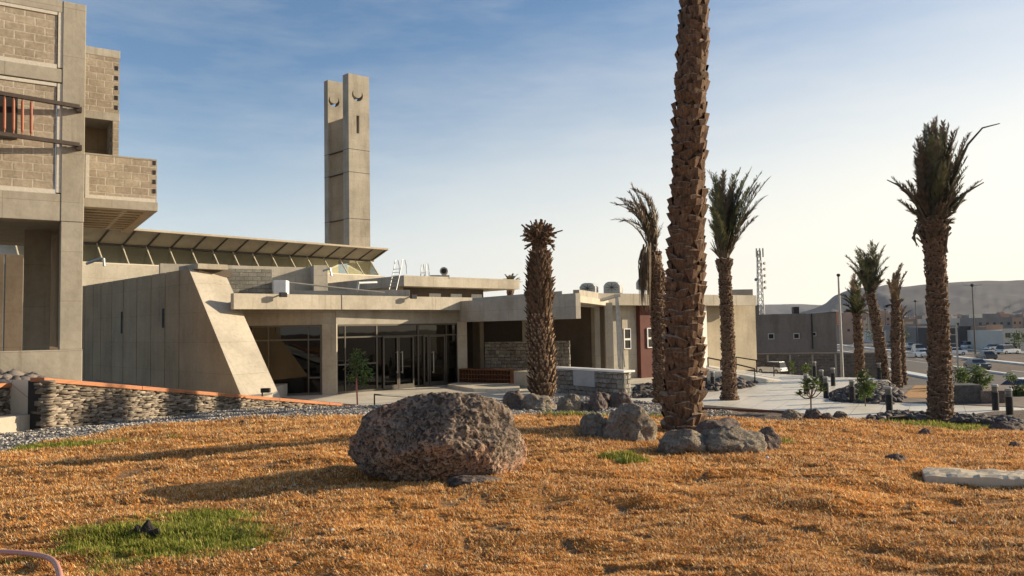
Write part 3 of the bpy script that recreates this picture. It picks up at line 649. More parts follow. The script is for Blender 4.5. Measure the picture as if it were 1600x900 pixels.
# steel brackets and orange balusters on the front
REARP = m_concrete('concrete_in_shade', (.17, .135, .105), .4, .3); bwa, bwb = xy(P(-90, 450, 25.5)), xy(P(96, 450, 27.5)); zbw = Zp(20, 398, bwa.lerp(bwb, .6))  # darker copy of the panel concrete, shade under the slab put into colour
for i in range(6):
    p0, p1 = bwa.lerp(bwb, i / 6), bwa.lerp(bwb, (i + 1) / 6); ud = (p1 - p0).normalized(); mb = MB(); mb.obox(p0 + ud * .02, p1 - ud * .02, .25, -1.0, zbw); part('rear_panel', mb, REARP, t, bevel=.01)
mb = MB(); p0 = onl(bwa, bwb, 50, 510); ud = (bwb - bwa).normalized(); mb.obox(p0 - ud * .05, p0 + ud * .05, .1, Zp(50, 522, p0), Zp(50, 501, p0), 0, -.006); part('slit_window', mb, DARK, t)
rl = thing('balustrade', 'dark steel balcony rails with orange balusters on the left building front', 'railing', (cx.x, cx.y, zl(210)))
UR = Vector((1.12, 1)).normalized()
for (y, nm) in ((169, 'rail'), (228, 'rail')):
    e = onl(lb(5), lb(0), 123, y); e3 = Vector((e.x, e.y, Zp(123, y, e))) - Vector((K1.x, K1.y, 0)) * .14
    s3 = e3 - Vector((UR.x, UR.y, 0)) * 5.0 - Vector((K1.x, K1.y, 0)) * .25
    mb = MB(); mb.bar(s3, e3, .10, .09); mb.bar(e3 + Vector((0, 0, -.06)), e3 + Vector((K1.x, K1.y, 0)) * .2 + Vector((0, 0, -.06)), .12, .12); part('rail', mb, DKBR, rl)
    if y == 169: tp = (s3.copy(), e3.copy())
    else: bt = (s3.copy(), e3.copy())
for i in range(9):
    f = 1 - (.205 + i * .036) ; a = tp[0].lerp(tp[1], f); b = bt[0].lerp(bt[1], f)
    mb = MB(); d = (b - a); mb.tube([a + d * .03, a + d * .08, a + d * .12, a + d * .5, a + d * .85, a + d * .9, a + d * .97], [.018, .018, .03, .035, .032, .018, .018], 8); part('baluster', mb, TERRA, rl)
mb = MB(); o = lb(.9, -.08); mb.obox(lb(2.4), lb(1.42), .1, zl(226), zl(160), 0, -.005); part('opening', mb, DARK, t)

# ---------------- panelled concrete wing with sloping fin
FT = P(295, 420, 32.0); zF = FT.z; f0 = xy(FT); UF = Vector((-1, 1)).normalized()      # runs away to the left
fb = onl(f0, f0 - UF, 385, 612); f_far = f0 + UF * 26
zFb = -1.2
KF = Vector((.52, .85)).normalized() * 1.75
t = thing('panelled_wing', 'brown concrete panelled wall with narrow slits ending in a sloping pale buttress', 'building', (f0.x, f0.y, zFb))
def zfb(s): return zFb
# body split into panels with open joints
joints_px = [300, 280, 258, 236, 214, 193, 175, 158, 146, 133, 121, 108, 94, 78, 60, 40, 18, -8, -40]
js = [0.0] + [(onl(f0, f_far, p_, 430) - f0).length for p_ in joints_px[1:]] + [26]
slit = {2: (482, 512), 5: (487, 521), 14: (500, 523)}
for i in range(len(js) - 1):
    a = f0 + UF * (js[i] + .03); b = f0 + UF * (js[i + 1] - .03); mb = MB(); mb.obox(b, a, .3, zFb, zF)
    part('wall_panel', mb, CONC3, t, bevel=.012)
for i, (y0, y1) in slit.items():
    s = js[i] - .0; pxx = joints_px[i]; p_ = f0 + UF * (s + .16); mb = MB(); mb.obox(p_ + UF * .16, p_ - UF * .10, .1, Zp(pxx, y1, p_), Zp(pxx, y0, p_), 0, -.004)
    part('slit_window', mb, DARK, t)
mb = MB(); mb.obox(f_far, f0, .2, zFb, zF - .01, 0, .22); mb.obox(f_far + UF*0, f0 + UF * .1, 1.6, zF - .3, zF - .02, 0, .31); part('core', mb, DARKW, t)
# buttress: a parallelogram slab the whole thickness of the wing
a3 = Vector((f0.x, f0.y, 0)); b3 = Vector((fb.x, fb.y, 0)); kf = Vector((KF.x, KF.y, 0))
sc_ = (fb - f0).length / (zF - zFb)
lowz = -2.0; bb = f0 - UF * ((zF - lowz) * sc_); b3 = Vector((bb.x, bb.y, 0)); ins = f0 + UF * .02; a_in = Vector((ins.x, ins.y, 0))
mb = MB(); vs = [a_in + Vector((0, 0, lowz)), b3 + Vector((0, 0, lowz)), a3 + Vector((0, 0, zF))]
e = Vector((UF.x, UF.y, 0)) * .012
vs = [a_in + Vector((0, 0, lowz)), b3 + Vector((0, 0, lowz)), a3 + Vector((0, 0, zF)), a_in + Vector((0, 0, zF))]
vs2 = [v + kf for v in vs]; mb.add(vs + vs2, [(3, 2, 1, 0), (4, 5, 6, 7), (0, 1, 5, 4), (1, 2, 6, 5), (2, 3, 7, 6), (3, 0, 4, 7)])
mb.m[0] = 1; mb.m[1] = 1  # side faces take the shaded-wall brown, sloping end keeps the sunlit pale tone
ob = part('buttress', mb, [CONCL, CONC3], t, bevel=.012)
mb = MB(); cp = f0 + UF * .6; mb.obox(cp + UF * 1.1, cp - UF * .9, 1.3, zF, zF + .22, 0, .25); part('coping', mb, CONC, t, bevel=.01)

# ---------------- skylight roof (clerestory with raking glass)
zS = 7.9; s0 = xy(G(190, 355, zS)); s1 = xy(G(607, 388, zS)); US = (s1 - s0).normalized(); KS = Vector((-US.y, US.x)); s00 = s0 - US * 5
t = thing('skylight_hall', 'long low hall roof with raking glass clerestory and overhanging beige soffit', 'building', (s1.x, s1.y, 0))
mb = MB(); A_, B_ = s00, s1; e1 = 1.9
def q3(p, z): return (p.x, p.y, z)
vs = [q3(A_, zS - .12), q3(B_, zS - .12), q3(B_ + KS * e1, zS - .80), q3(A_ + KS * e1, zS - .80), q3(A_, zS), q3(B_, zS), q3(B_ + KS * 9, zS + .1), q3(A_ + KS * 9, zS + .1), q3(B_ + KS * 9, zS - .3), q3(A_ + KS * 9, zS - .3)]
mb.add(vs, [(0, 3, 2, 1), (3, 9, 8, 2), (4, 5, 6, 7), (0, 1, 5, 4), (1, 2, 8, 6, 5), (0, 4, 7, 9, 3), (9, 7, 6, 8)])
part('roof', mb, PLAST, t)
Ltot = (s1 - s00).length; nb = 17; zg0 = 5.75
gt, gb = e1, .75
mb = MB()
for i in range(nb + 1):
    p = s00 + US * (Ltot * i / nb - .25 * (i == nb) + .1 * (i == 0)); mb.bar((p + KS * .05).to_3d() + Vector((0, 0, zS - .15)), (p + KS * e1).to_3d() + Vector((0, 0, zS - .84)), .09, .07)
mb.bar((s00 + KS * .04).to_3d() + Vector((0, 0, zS - .1)), (s1 + KS * .04).to_3d() + Vector((0, 0, zS - .09)), .06, .14)
mb.bar((s00 + KS * e1).to_3d() + Vector((0, 0, zS - .86)), (s1 + KS * e1).to_3d() + Vector((0, 0, zS - .86)), .12, .10)
part('rafters', mb, DKBR, t)
s1g = s1 - US * .35
mb = MB(); mb.add([q3(s00 + KS * gb, zg0), q3(s1g + KS * gb, zg0), q3(s1g + KS * gt, zS - .85), q3(s00 + KS * gt, zS - .85)], [(0, 1, 2, 3)]); mb.add([q3(s1g + KS * gb, zg0), q3(s1g + KS * 8, zg0), q3(s1g + KS * 8, zS - .85), q3(s1g + KS * gt, zS - .85)], [(0, 1, 2, 3)])
part('glazing', mb, GLASS2, t)
mb = MB()
for i in range(nb + 1):
    p = s00.lerp(s1g, i / nb); mb.bar((p + KS * (gb - .04)).to_3d() + Vector((0, 0, zg0)), (p + KS * (gt - .04)).to_3d() + Vector((0, 0, zS - .86)), .07, .07)
mb.bar((s00 + KS * (gb - .04)).to_3d() + Vector((0, 0, zg0 + .03)), (s1g + KS * (gb - .04)).to_3d() + Vector((0, 0, zg0 + .03)), .1, .1)
part('mullions', mb, MULP, t)
mb = MB(); mb.prism([s00 + KS * .35, s1 - US * .05 + KS * .35, s1 - US * .05 + KS * 9, s00 + KS * 9], -1.0, zg0); part('wall', mb, CONCL, t, bevel=.02)
mb = MB(); mb.prism([s00 + KS * 5.5, s1g - US * .5 + KS * 5.5, s1g - US * .5 + KS * 5.7, s00 + KS * 5.7], zg0, zS - .35); part('inner_wall', mb, WHITE, t)  # white to brighten the hall seen through the glass
mb = MB(); mb.prism([s00 + KS * .95, s1g - US * .3 + KS * .95, s1g - US * .3 + KS * 5.5, s00 + KS * 5.5], zg0 + .003, zg0 + .03); part('bounce_floor', mb, WHITE, t)  # white slab added to bounce light up at the ceiling

# ---------------- tower
td = 66.0; tC = xy(P(545.5, 300, td)); UT = Vector((1.28, 1)).normalized(); LT = Vector((-1.0, .95)).normalized()
def zt_(y, px=540): return Zp(px, y, tC)
t = thing('tower', 'tall square concrete tower with crescent cut-outs rising behind the skylight roof', 'tower', (tC.x, tC.y, -1))
wT = (onl(tC, tC + UT, 578, 300) - tC).length; dT = (onl(tC, tC + LT, 507, 300) - tC).length
thF = (onl(tC, tC + LT, 536.5, 300) - tC).length; thR = dT - (onl(tC, tC + LT, 513, 300) - tC).length; tR = tC + LT * (dT - thR)
def slab_with_holes(origin, u, w, th, back, z0, z1, cresc, slit_=None):
    outer = [Vector((0, z0, 0)), Vector((w, z0, 0)), Vector((w, z1, 0)), Vector((0, z1, 0))]
    cxx, cz, r = cresc; o2 = .34 * r; r2 = r * .78; N = 20
    a0 = math.acos(max(-1, min(1, (r * r + o2 * o2 - r2 * r2) / (2 * r * o2))))
    pts = []
    ang0 = math.pi / 2 + a0; ang1 = math.pi / 2 - a0 + 2 * math.pi
    for i in range(N + 1):
        a = ang0 + (ang1 - ang0) * i / N; pts.append(Vector((cxx + r * math.cos(a), cz + r * math.sin(a), 0)))
    e = pts[-1]; s_ = pts[0]; c2 = Vector((cxx, cz + o2, 0)); b0 = math.atan2(e.y - c2.y, e.x - c2.x); b1 = math.atan2(s_.y - c2.y, s_.x - c2.x)
    while b0 < b1: b0 += 2 * math.pi
    while b0 - b1 < math.pi: b0 += 2 * math.pi
    for i in range(1, N): a = b0 + (b1 - b0) * i / N; pts.append(Vector((c2.x + r2 * math.cos(a), c2.y + r2 * math.sin(a), 0)))
    loops = [outer, pts]
    if slit_: x0, x1, y0, y1 = slit_; loops.append([Vector((x0, y0, 0)), Vector((x0, y1, 0)), Vector((x1, y1, 0)), Vector((x1, y0, 0))])
    tris = tessellate_polygon(loops); flat = [p for l_ in loops for p in l_]; mb = MB()
    f3 = [Vector((origin.x + u.x * p.x, origin.y + u.y * p.x, p.y)) for p in flat]; b_ = Vector((back.x, back.y, 0)) * th; n = len(flat)
    fs = [tuple(t_) for t_ in tris] + [tuple(n + i for i in reversed(t_)) for t_ in tris]; o = 0
    for l_ in loops:
        m = len(l_); fs += [(o + i, o + (i + 1) % m, n + o + (i + 1) % m, n + o + i) for i in range(m)]; o += m
    mb.add(f3 + [p + b_ for p in f3], fs); return mb
def fix_normals(o):
    bm = bmesh.new(); bm.from_mesh(o.data); bmesh.ops.recalc_face_normals(bm, faces=bm.faces); bm.to_mesh(o.data); bm.free()
ux = lambda px: (onl(tC, tC + UT, px, 200) - tC).length
sx = (ux(557), ux(561.5))
ob = part('front_slab', slab_with_holes(tC, UT, wT, thF, LT, -1, zt_(114), (ux(559), zt_(146, 559), 9.6 / 1200 * td), (sx[0], sx[1], zt_(206, 559), zt_(178, 559))), CONC, t); fix_normals(ob)
ob = part('rear_slab', slab_with_holes(tR, UT, wT, thR, LT, -1, Zp(507, 126.5, xy(P(507, 126, td + 2.5))), ((onl(tR, tR + UT, 522, 160) - tR).length, Zp(522, 158, onl(tR, tR + UT, 522, 160)), 9.6 / 1200 * td)), CONC, t); fix_normals(ob)
mb = MB(); zi = zt_(180, 525); q0 = tC + LT * thF + UT * .22; q1 = tR + UT * .22
mb.prism([q0, q1, q1 + UT * (wT - .5), q0 + UT * (wT - .5)], -1, zi); part('infill', mb, CONC3, t)
for y in (232, 268, 341): 
    mb = MB(); z = zt_(y, 540); mb.prism([tC - UT * .012 - LT * .012, tC + UT * (wT + .012) - LT * .012, tC + UT * (wT + .012) + LT * (dT + .01), tC - UT * .012 + LT * (dT + .01)], z - .02, z + .02); part('joint_line', mb, DKBR, t)
for px, py in ((541, 113), (568, 119), (573, 121), (529, 129)):
    pass

# ---------------- entrance pavilion
GA = xy(G(525, 616, FZ)); GB = xy(G(715, 599.5, FZ)); zGt = Zp(525, 507, GA); zH1 = Zp(370, 483, xy(P(370, 483, 33)))
FA = xy(P(350, 458, 31.1)); zFt = Zp(355, 458, xy(P(355, 458, 31.2))); zFbm = Zp(370, 483, xy(P(370, 483, 31.4))); FB = xy(G(738, 465, zFt))
t = thing('entrance_pavilion', 'low concrete entrance pavilion with dark glass doors under a deep fascia', 'building', (GA.x, GA.y, FZ))
FA = onl(FA, FB, 365, 470); mb = MB(); mb.obox(FA, FB, .3, zFbm, zFt); part('fascia', mb, CONCL, t, bevel=.012)
mb = MB(); jt = onl(FA, FB, 533, 470); uf = (FB - FA).normalized(); mb.obox(jt, jt + uf * .05, .1, zFbm - .002, zFt + .002, 0, -.006); part('joint_line', mb, DKBR, t)
kf2 = Vector((-uf.y, uf.x)); mb = MB(); mb.prism([FA + kf2 * .3, FB + kf2 * .3, FB + Vector((0, 9)), FA + Vector((-3, 12))], zFbm + .12, zFbm + .35)
part('roof', mb, CONC2, t)
LGA = xy(P(320, 508, 34.4)); LGB = xy(P(503, 508, GA.y - .15))
ug = (GB - GA).normalized(); kg = Vector((-ug.y, ug.x))
mb = MB(); mb.obox(LGA, onl(LGA, LGB, 505), .45, zGt, zFbm + .12, 0, -.02); mb.obox(onl(LGA, LGB, 505), GA, .4, zGt, zFbm + .12); mb.obox(GA, GB + ug * .6, .45, zGt + .002, zFbm + .12, 0, -.04); part('lintel', mb, CONC2, t)
mb = MB(); pl0, pl1 = xy(P(503, 560, GA.y - .25)), xy(P(526, 560, GA.y - .2)); mb.obox(pl0, pl1, .7, FZ, zGt + .02, 0, .02); part('pillar', mb, CONCL, t, bevel=.012)
mb = MB(); pr0 = GB + ug * .02; pr1 = onl(pr0, pr0 + Vector((1, .05)), 730, 550); mb.obox(pr0, pr1, .6, FZ, zGt + .1, 0, -.12); part('pillar', mb, CONCL, t, bevel=.012)
# right glazing
def mull(mb, A, B, px, z0, z1, w=.07, d=.09, off=-.03):
    p = onl(A, B, px, 550); u_ = (B - A).normalized(); mb.obox(p - u_ * w / 2, p + u_ * w / 2, d, z0, z1, 0, off)
def transom(mb, A, B, pa, pb, y, pref, w=.07, d=.07, off=-.02):
    a = onl(A, B, pa, 550); b = onl(A, B, pb, 550); z = Zp(pref, y, onl(A, B, pref, 550)); mb.obox(a, b, d, z - w / 2, z + w / 2, 0, off)
for nm_, A, B, vert, trs, pans in (
      ('right', GA, GB, [526, 539, 588.5, 653, 697, 714], [(526, 714, 527, 540), (526, 588, 568.5, 560), (526, 714, 616 - .5, 526)], None),
      ('left', LGA, LGB, [395, 420, 482, 502], [(330, 502, 530.5, 490), (482, 502, 590, 490)], None)):
    mb = MB()
    for v in vert: mull(mb, A, B, v, FZ, zGt, .09 if v in (588.5, 653, 714, 502) else .055)
    for (pa, pb, y, pr_) in trs: transom(mb, A, B, pa, pb, y, pr_)
    a = onl(A, B, vert[0] if nm_ == 'right' else 320, 550); b = onl(A, B, vert[-1], 550)
    mb.obox(a, b, .1, zGt - .08, zGt, 0, -.035); mb.obox(a, b, .1, FZ, FZ + .1, 0, -.035)
    part('window_frame', mb, ALU, t); mb = MB(); mb.obox(a, b, .012, FZ + .1, zGt - .08, 0, .01); part('glazing', mb, GLASS, t)
zDt = Zp(653, 524, onl(GA, GB, 653)); 
for (p0, p1, hx) in ((597, 620.5, (617.5,)), (621, 645, (625,)), (660, 668, ()), (669, 694, (673.5,))):
    d0, d1 = onl(GA, GB, p0), onl(GA, GB, p1); mb = MB(); w = .08
    for zz0, zz1 in ((FZ + .02, FZ + .22), (zDt - .09, zDt)): mb.obox(d0, d1, .06, zz0, zz1, 0, -.07)
    mb.obox(d0, d0 + ug * w, .06, FZ + .22, zDt - .09, 0, -.07); mb.obox(d1 - ug * w, d1, .06, FZ + .22, zDt - .09, 0, -.07)
    dr = part('door', mb, ALU, t)
    for h_ in hx:
        hp = onl(GA, GB, h_) - kg * .17; z0, z1 = Zp(h_, 583, hp), Zp(h_, 549, hp); hm = MB(); o = -kg * 0
        hp3 = hp.to_3d(); kk = kg.to_3d() * .12
        hm.tube([hp3 + kk + Vector((0, 0, z0 + .06)), hp3 + Vector((0, 0, z0)), hp3 + Vector((0, 0, z1)), hp3 + kk + Vector((0, 0, z1 - .06))], .022, 8); part('handle', hm, STEEL, dr)
# interior floor, back wall and a lit notice board inside the glass
mb = MB(); mb.prism([LGA + Vector((0, .5)), GA + Vector((0, .5)), GB + Vector((0, .5)), GB + Vector((-3, 7)), LGA + Vector((-3, 8))], FZ - .2, FZ + .004); mb.prism([LGA + Vector((-3, 8)), GB + Vector((-3, 7)), GB + Vector((-3, 7.3)), LGA + Vector((-3, 8.3))], FZ, zFbm); part('interior', mb, DARKW, t)
mb = MB(); bp = GA + kg * 1.2; mb.prism([bp, bp + Vector((.42, .1)), bp + Vector((.42, .25)), bp + Vector((0, .15))], FZ + .45, FZ + 1.9); part('notice_board', mb, PLAST, t)

# ---------------- flat-roof block behind, with clerestory slot
zR = Zp(631, 430, xy(P(631, 430, 48))); RA = xy(P(631, 430, 48)); RB = xy(G(812, 437, zR)); ur = (RB - RA).normalized(); kr = Vector((-ur.y, ur.x))
zRb = Zp(631, 447, RA)
t = thing('roof_block', 'upper flat-roofed concrete block with dark clerestory slot behind the entrance', 'building', (RA.x, RA.y, 0))
lf = Vector((-1, 1.05)).normalized()
mb = MB(); mb.prism([RA, RB, RB + kr * 8, RA + lf * 9 + kr * 2, RA + lf * 9], zRb, zR); part('roof', mb, CONCL, t, bevel=.015)
mb = MB(); i0 = RA + kr * .9 + ur * .4; i1 = RB + kr * .9 - ur * 1.3; mb.prism([i0, i1, i1 + kr * 6, i0 + kr * 6], 0, zRb - .8); mb.prism([i0 + kr * .4, i1 - ur * 1 + kr * .4, i1 - ur * 1 + kr * 5, i0 + kr * 5], zRb - .82, zRb + .01, 1); part('wall', mb, [CONCL, DARKW], t)
for f in (.3, .52, .74): mb = MB(); p = i0.lerp(i1, f); mb.obox(p, p + ur * .95, .05, zRb - .75, zRb - .35, 0, .36); part('window', mb, STEEL, t)
mb = MB(); w0 = RA + lf * .3 + kr * .2; mb.obox(w0 + lf * 8, w0, .3, 0, zRb); part('side_wall', mb, CONC3, t)
# lower parapets and block wall on the middle roof
def slabw(name, A, B, th, z0, z1, mat, label, cat='wall', bev=.012):
    mb = MB(); mb.obox(A, B, th, z0, z1); return single(name, mb, mat, label, cat, (A.x, A.y, z0), bevel=bev)
m0, m1 = xy(P(250, 413, 41.5)), xy(P(512, 422, 46.5)); mt = t
slabw('parapet_wall', m0, m1, .4, 1.5, Zp(500, 419, m1), CONCL, 'long pale concrete parapet directly below the skylight glass')
b0_, b1_ = xy(P(325, 419, 37.5)), xy(P(425, 422, 39)); slabw('block_wall', b0_, b1_, .25, 1.5, Zp(425, 421, b1_), BLOCKG, 'unplastered grey block wall on the roof beside the sloping buttress', 'wall', 0)
p0, p1 = xy(P(490, 416, 45.2)), xy(P(512, 416, 45.6)); slabw('roof_pier', p0, p1, .9, 1.5, Zp(500, 415, p1), CONCL, 'square concrete pier on the roof at the end of the pale parapet', 'pier')
p0, p1 = xy(P(420, 442, 43)), xy(P(640, 458, 44)); slabw('roof_deck', p0, xy(P(640, 455, 44.5)), 3, 1.6, Zp(520, 453, xy(P(520, 450, 43))), CONC2, 'low concrete roof deck behind the entrance fascia', 'roof')

# ---------------- right pavilion : long beam, recess, stone walls
zB3 = Zp(899, 458, xy(P(899, 458, 32.3))); BA = xy(G(722, 470.5, zB3)); BB = xy(P(899, 458, 32.3)); zB2 = Zp(735, 503, BA); ub = (BB - BA).normalized(); kb = Vector((-ub.y, ub.x))
t = thing('side_pavilion', 'open concrete pavilion with a long deep beam and dark recess behind the counter', 'building', (BB.x, BB.y, FZ))
mb = MB(); mb.obox(BA - ub * .3, BB, .28, zB2, zB3); part('beam', mb, CONC2, t, bevel=.012)
mb = MB(); bw = [xy(P(727, 500, 45)), xy(P(955, 500, 41))]; mb.prism([BA + kb * .28, BB - ub * .3 + kb * .28, bw[1], bw[0] + Vector((-3, 6))], zB3 - .35, zB3 - .06); mb.prism([BA + kb * 1.5 - ub * 1.5, BB - ub * 2.3 + kb * 1.2, bw[1] + Vector((-3, 2)), bw[0] + Vector((-3, 6))], zB3 - .06, zB3 + .22); part('roof', mb, CONCL, t)
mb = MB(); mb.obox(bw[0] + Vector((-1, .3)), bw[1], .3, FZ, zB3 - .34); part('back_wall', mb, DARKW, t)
mb = MB(); q = xy(P(762, 520, 44)); q1_ = xy(P(768, 520, 44)); mb.obox(xy(P(724, 520, 47)), q, .25, FZ, zB3 - .35, 0, -.5); part('side_wall', mb, PLAST, t)
mb = MB(); mb.obox(xy(P(816, 520, 43)), xy(P(829, 520, 43)), .4, FZ, zB3 - .35); part('column', mb, CONCL, t)
mb = MB(); mb.obox(xy(P(946, 520, 39.6)), xy(P(958, 520, 39.6)), .5, FZ, zB3 - .2, 0, 0); part('column', mb, CONCL, t)
# coursed blocks wall
def block_wall(A, B, z0, z1, seed, ch=.19, mat=None, wr=(.22, .42)):
    r_ = random.Random(seed); u_ = (B - A).normalized(); Ln = (B - A).length; pos = []; size = []; z = z0; k_ = Vector((-u_.y, u_.x)); mb = MB()
    while z < z1 - .03:
        h = min(ch * r_.uniform(.9, 1.1), z1 - z); s = 0
        while s < Ln - .02:
            w = min(r_.uniform(*wr), Ln - s); o = r_.uniform(-.025, .02); a = A + u_ * (s + .008); b = A + u_ * (s + w - .008); j = lambda: r_.uniform(-.012, .012)
            zz0, zz1 = z + .007, z + h - .007; f = [(a - k_ * (-o)), (b - k_ * (-o))]
            vs = [(a.x + j(), a.y, zz0 + j()), (b.x + j(), b.y, zz0 + j()), (b.x + j(), b.y, zz1 + j()), (a.x + j(), a.y, zz1 + j())]
            c = Vector(((a.x + b.x) / 2, (a.y + b.y) / 2, z + h / 2)); oo = k_.to_3d() * (o - .03)
            i_ = [c.lerp(Vector(v), .72) + oo for v in vs]; bk = [Vector(v) + k_.to_3d() * .1 for v in vs]
            m_ = r_.choice([0, 0, 1, 2])
            mb.add([Vector(v) for v in vs] + i_ + bk, [(4, 5, 6, 7), (0, 1, 5, 4), (1, 2, 6, 5), (2, 3, 7, 6), (3, 0, 4, 7), (0, 8, 9, 1), (1, 9, 10, 2), (2, 10, 11, 3), (3, 11, 8, 0)], m_)
            s += w
        z += h
    return mb
SB = [m_rock('block_stone_grey', (.16, .15, .135), (.21, .195, .175), (.27, .25, .22), 1.2, .4), m_rock('block_stone_brown', (.14, .12, .10), (.19, .165, .14), (.24, .20, .165), 1.2, .4), m_rock('block_stone_pale', (.22, .20, .18), (.28, .26, .23), (.33, .31, .27), 1.2, .4)]
def stone_thing(name, label, segs, z0, z1, seed, top=None, cat='wall'):
    A0 = segs[0][0]; t = thing(name, label, cat, (A0.x, A0.y, z0))
    mb = MB(); core = MB()
    for i, (a, b) in enumerate(segs):
        m_ = block_wall(a, b, z0, z1, seed + i); mb.add(m_.v, m_.f); mb.m[-len(m_.m):] = m_.m
        core.obox(a.lerp(b, .03 if i == 0 else .5), a.lerp(b, .97), .25 if i == 0 else .1, z0, z1 - .02, 0, .05)
    part('stonework', mb, SB, t, uv=False); part('core', core, DARK, t, uv=False)
    return t
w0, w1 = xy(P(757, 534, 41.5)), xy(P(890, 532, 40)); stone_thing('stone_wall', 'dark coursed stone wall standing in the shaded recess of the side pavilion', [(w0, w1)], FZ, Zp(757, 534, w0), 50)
cA, cB, cC = xy(P(868, 574, 34.2)), xy(P(975, 579, 30.6)), xy(P(985, 578, 31.2))
zc = Zp(975, 579, cB)
ct = stone_thing('stone_counter', 'long waist-high stone counter with a white slab top and pale inset panel', [(cA, cB), (cB, cC)], FZ, zc - .08, 60, cat='counter')
uc = (cB - cA).normalized(); kc = Vector((-uc.y, uc.x)); mb = MB(); mb.prism([cA - uc * .6 - kc * .08, cB + uc * .06 - kc * .08, cB + uc * .06 + kc * .55, cA - uc * .6 + kc * .55], zc - .08, zc); part('top_slab', mb, WHITE, ct, bevel=.01)
mb = MB(); mb.prism([cA, cB - uc * .3, cB - uc * .3 + kc * 1.2, cA + kc * 1.2], FZ, zc - .1, 0); 
p0, p1 = onl(cA, cB, 897, 590), onl(cA, cB, 930, 590); mb = MB(); mb.obox(p0, p1, .1, Zp(897, 602, p0), zc - .09, 0, -.05); part('inset_panel', mb, m_concrete('panel_stone', (.34, .34, .34), .2, 0, False), ct, bevel=.005)
# timber pigeonhole bench front
h0, h1 = xy(G(717, 600.5, FZ)), xy(G(802, 603, FZ)); hz0, hz1 = FZ + .03, Zp(717, 576, h0); uh = (h1 - h0).normalized(); Lh = (h1 - h0).length
t = thing('shoe_rack', 'long dark timber rack of small square compartments beside the glass doors', 'shoe rack', (h0.x, h0.y, FZ))
mb = MB(); mb.obox(h0, h1, .4, hz1 - .06, hz1, 0, -.02); mb.obox(h0, h1, .4, hz0 - .03, hz0 + .05, 0, -.01); mb.obox(h0, h0 + uh * .06, .38, hz0 + .05, hz1 - .06); mb.obox(h1 - uh * .18, h1, .38, hz0 + .05, hz1 - .06); part('case', mb, WOODD, t)
mb = MB(); N = 17
for i in range(1, N): p = h0 + uh * (.06 + (Lh - .24) * i / N); mb.obox(p - uh * .018, p + uh * .018, .3, hz0 + .05, hz1 - .06, 0, .015)
for j in (1, 2): z = hz0 + .05 + (hz1 - hz0 - .11) * j / 3; mb.obox(h0 + uh * .06, h1 - uh * .18, .3, z - .018, z + .018, 0, .02)
part('divider_grid', mb, WOODD, t); mb = MB(); mb.obox(h0, h1, .02, hz0, hz1 - .06, 0, .36); part('back_panel', mb, DARKW, t)
a, b = xy(G(803, 605, FZ)), xy(G(836, 607, FZ)); slabw('concrete_block', a, b, 1.2, FZ, Zp(803, 580, a), CONCL, 'low white-grey concrete block between the timber rack and the stubby palm', 'block')
# broad step in front of the rack
a, b, c_, d_ = gp(640, 612), gp(812, 614), gp(806, 606), gp(700, 603); mb = MB(); mb.prism([gp(700, 605), gp(740, 612), gp(812, 613), gp(812, 604), gp(716, 601.5)], FZ, FZ + .14); single('plaza_step', mb, TILES, kind='structure')
# metal spout post
t = thing('spout', 'tall galvanised steel post with an outreaching roof spout behind the stone counter', 'rain spout', (*xy(P(966, 500, 33)), FZ))
sp0 = xy(P(966, 500, 33)); mb = MB(); zt = Zp(963, 462, sp0)
for o in (0, .13, .22): mb.bar((sp0.x + o, sp0.y, zc), (sp0.x + o * .25 - .05, sp0.y, zt - (.12 if o else 0)), .05 if o else .11)
mb.bar((sp0.x - .12, sp0.y, zt), (sp0.x + .1, sp0.y, zt), .2, .13); q = xy(P(940, 469, 34.5)); mb.bar((sp0.x - .05, sp0.y, zt), (q.x, q.y, Zp(940, 469, q)), .16, .12)
part('post', mb, STEEL, t)
# far right pavilion: fascia and walls
zR3 = Zp(935, 458, xy(P(935, 458, 40))); RA2 = xy(P(935, 458, 40)); RB2 = xy(G(1182, 461.5, zR3)); u2 = (RB2 - RA2).normalized(); k2 = Vector((-u2.y, u2.x)); zR2 = Zp(935, 477, RA2)
t = thing('service_building', 'single-storey service building with pale fascia, white door and oxblood wall section', 'building', (RA2.x, RA2.y, FZ))
mb = MB(); mb.obox(RA2, RB2, .3, zR2, zR3); part('fascia', mb, CONCL, t, bevel=.012)
mb = MB(); mb.prism([RA2 + k2 * .3, RB2 + k2 * .3, RB2 + k2 * 8, RA2 + k2 * 8], zR3 - .35, zR3 - .1); part('roof', mb, CONC2, t)
cbm = xy(P(905, 458, 36.5)); mb = MB(); mb.obox(cbm, RA2 + Vector((0, -.01)), .3, Zp(920, 478, cbm), zR3 + .03); part('side_beam', mb, CONC2, t)
def wseg(pa, pb, mat, name, off=1.0, z1=None, z0=FZ, th=.3):
    a = onl(RA2 + k2 * off, RB2 + k2 * off, pa, 540); b = onl(RA2 + k2 * off, RB2 + k2 * off, pb, 540); mb = MB(); mb.obox(a, b, th, z0, z1 if z1 else zR3 - .34); return part(name, mb, mat, t), a, b
wseg(930, 970, CONC2, 'wall', .95); wseg(969.5, 1001, CONCL, 'wall', .9); wseg(1001, 1096, REDW, 'wall', .6); wseg(1098, 1105.5, WHITE, 'pillar', .35, zR2 + .01); wseg(1105, 1182, PLAST, 'wall', 1.1)
dr, a, b = wseg(973, 994, CONCL, 'door', .86, Zp(980, 497, onl(RA2, RB2, 980)) )
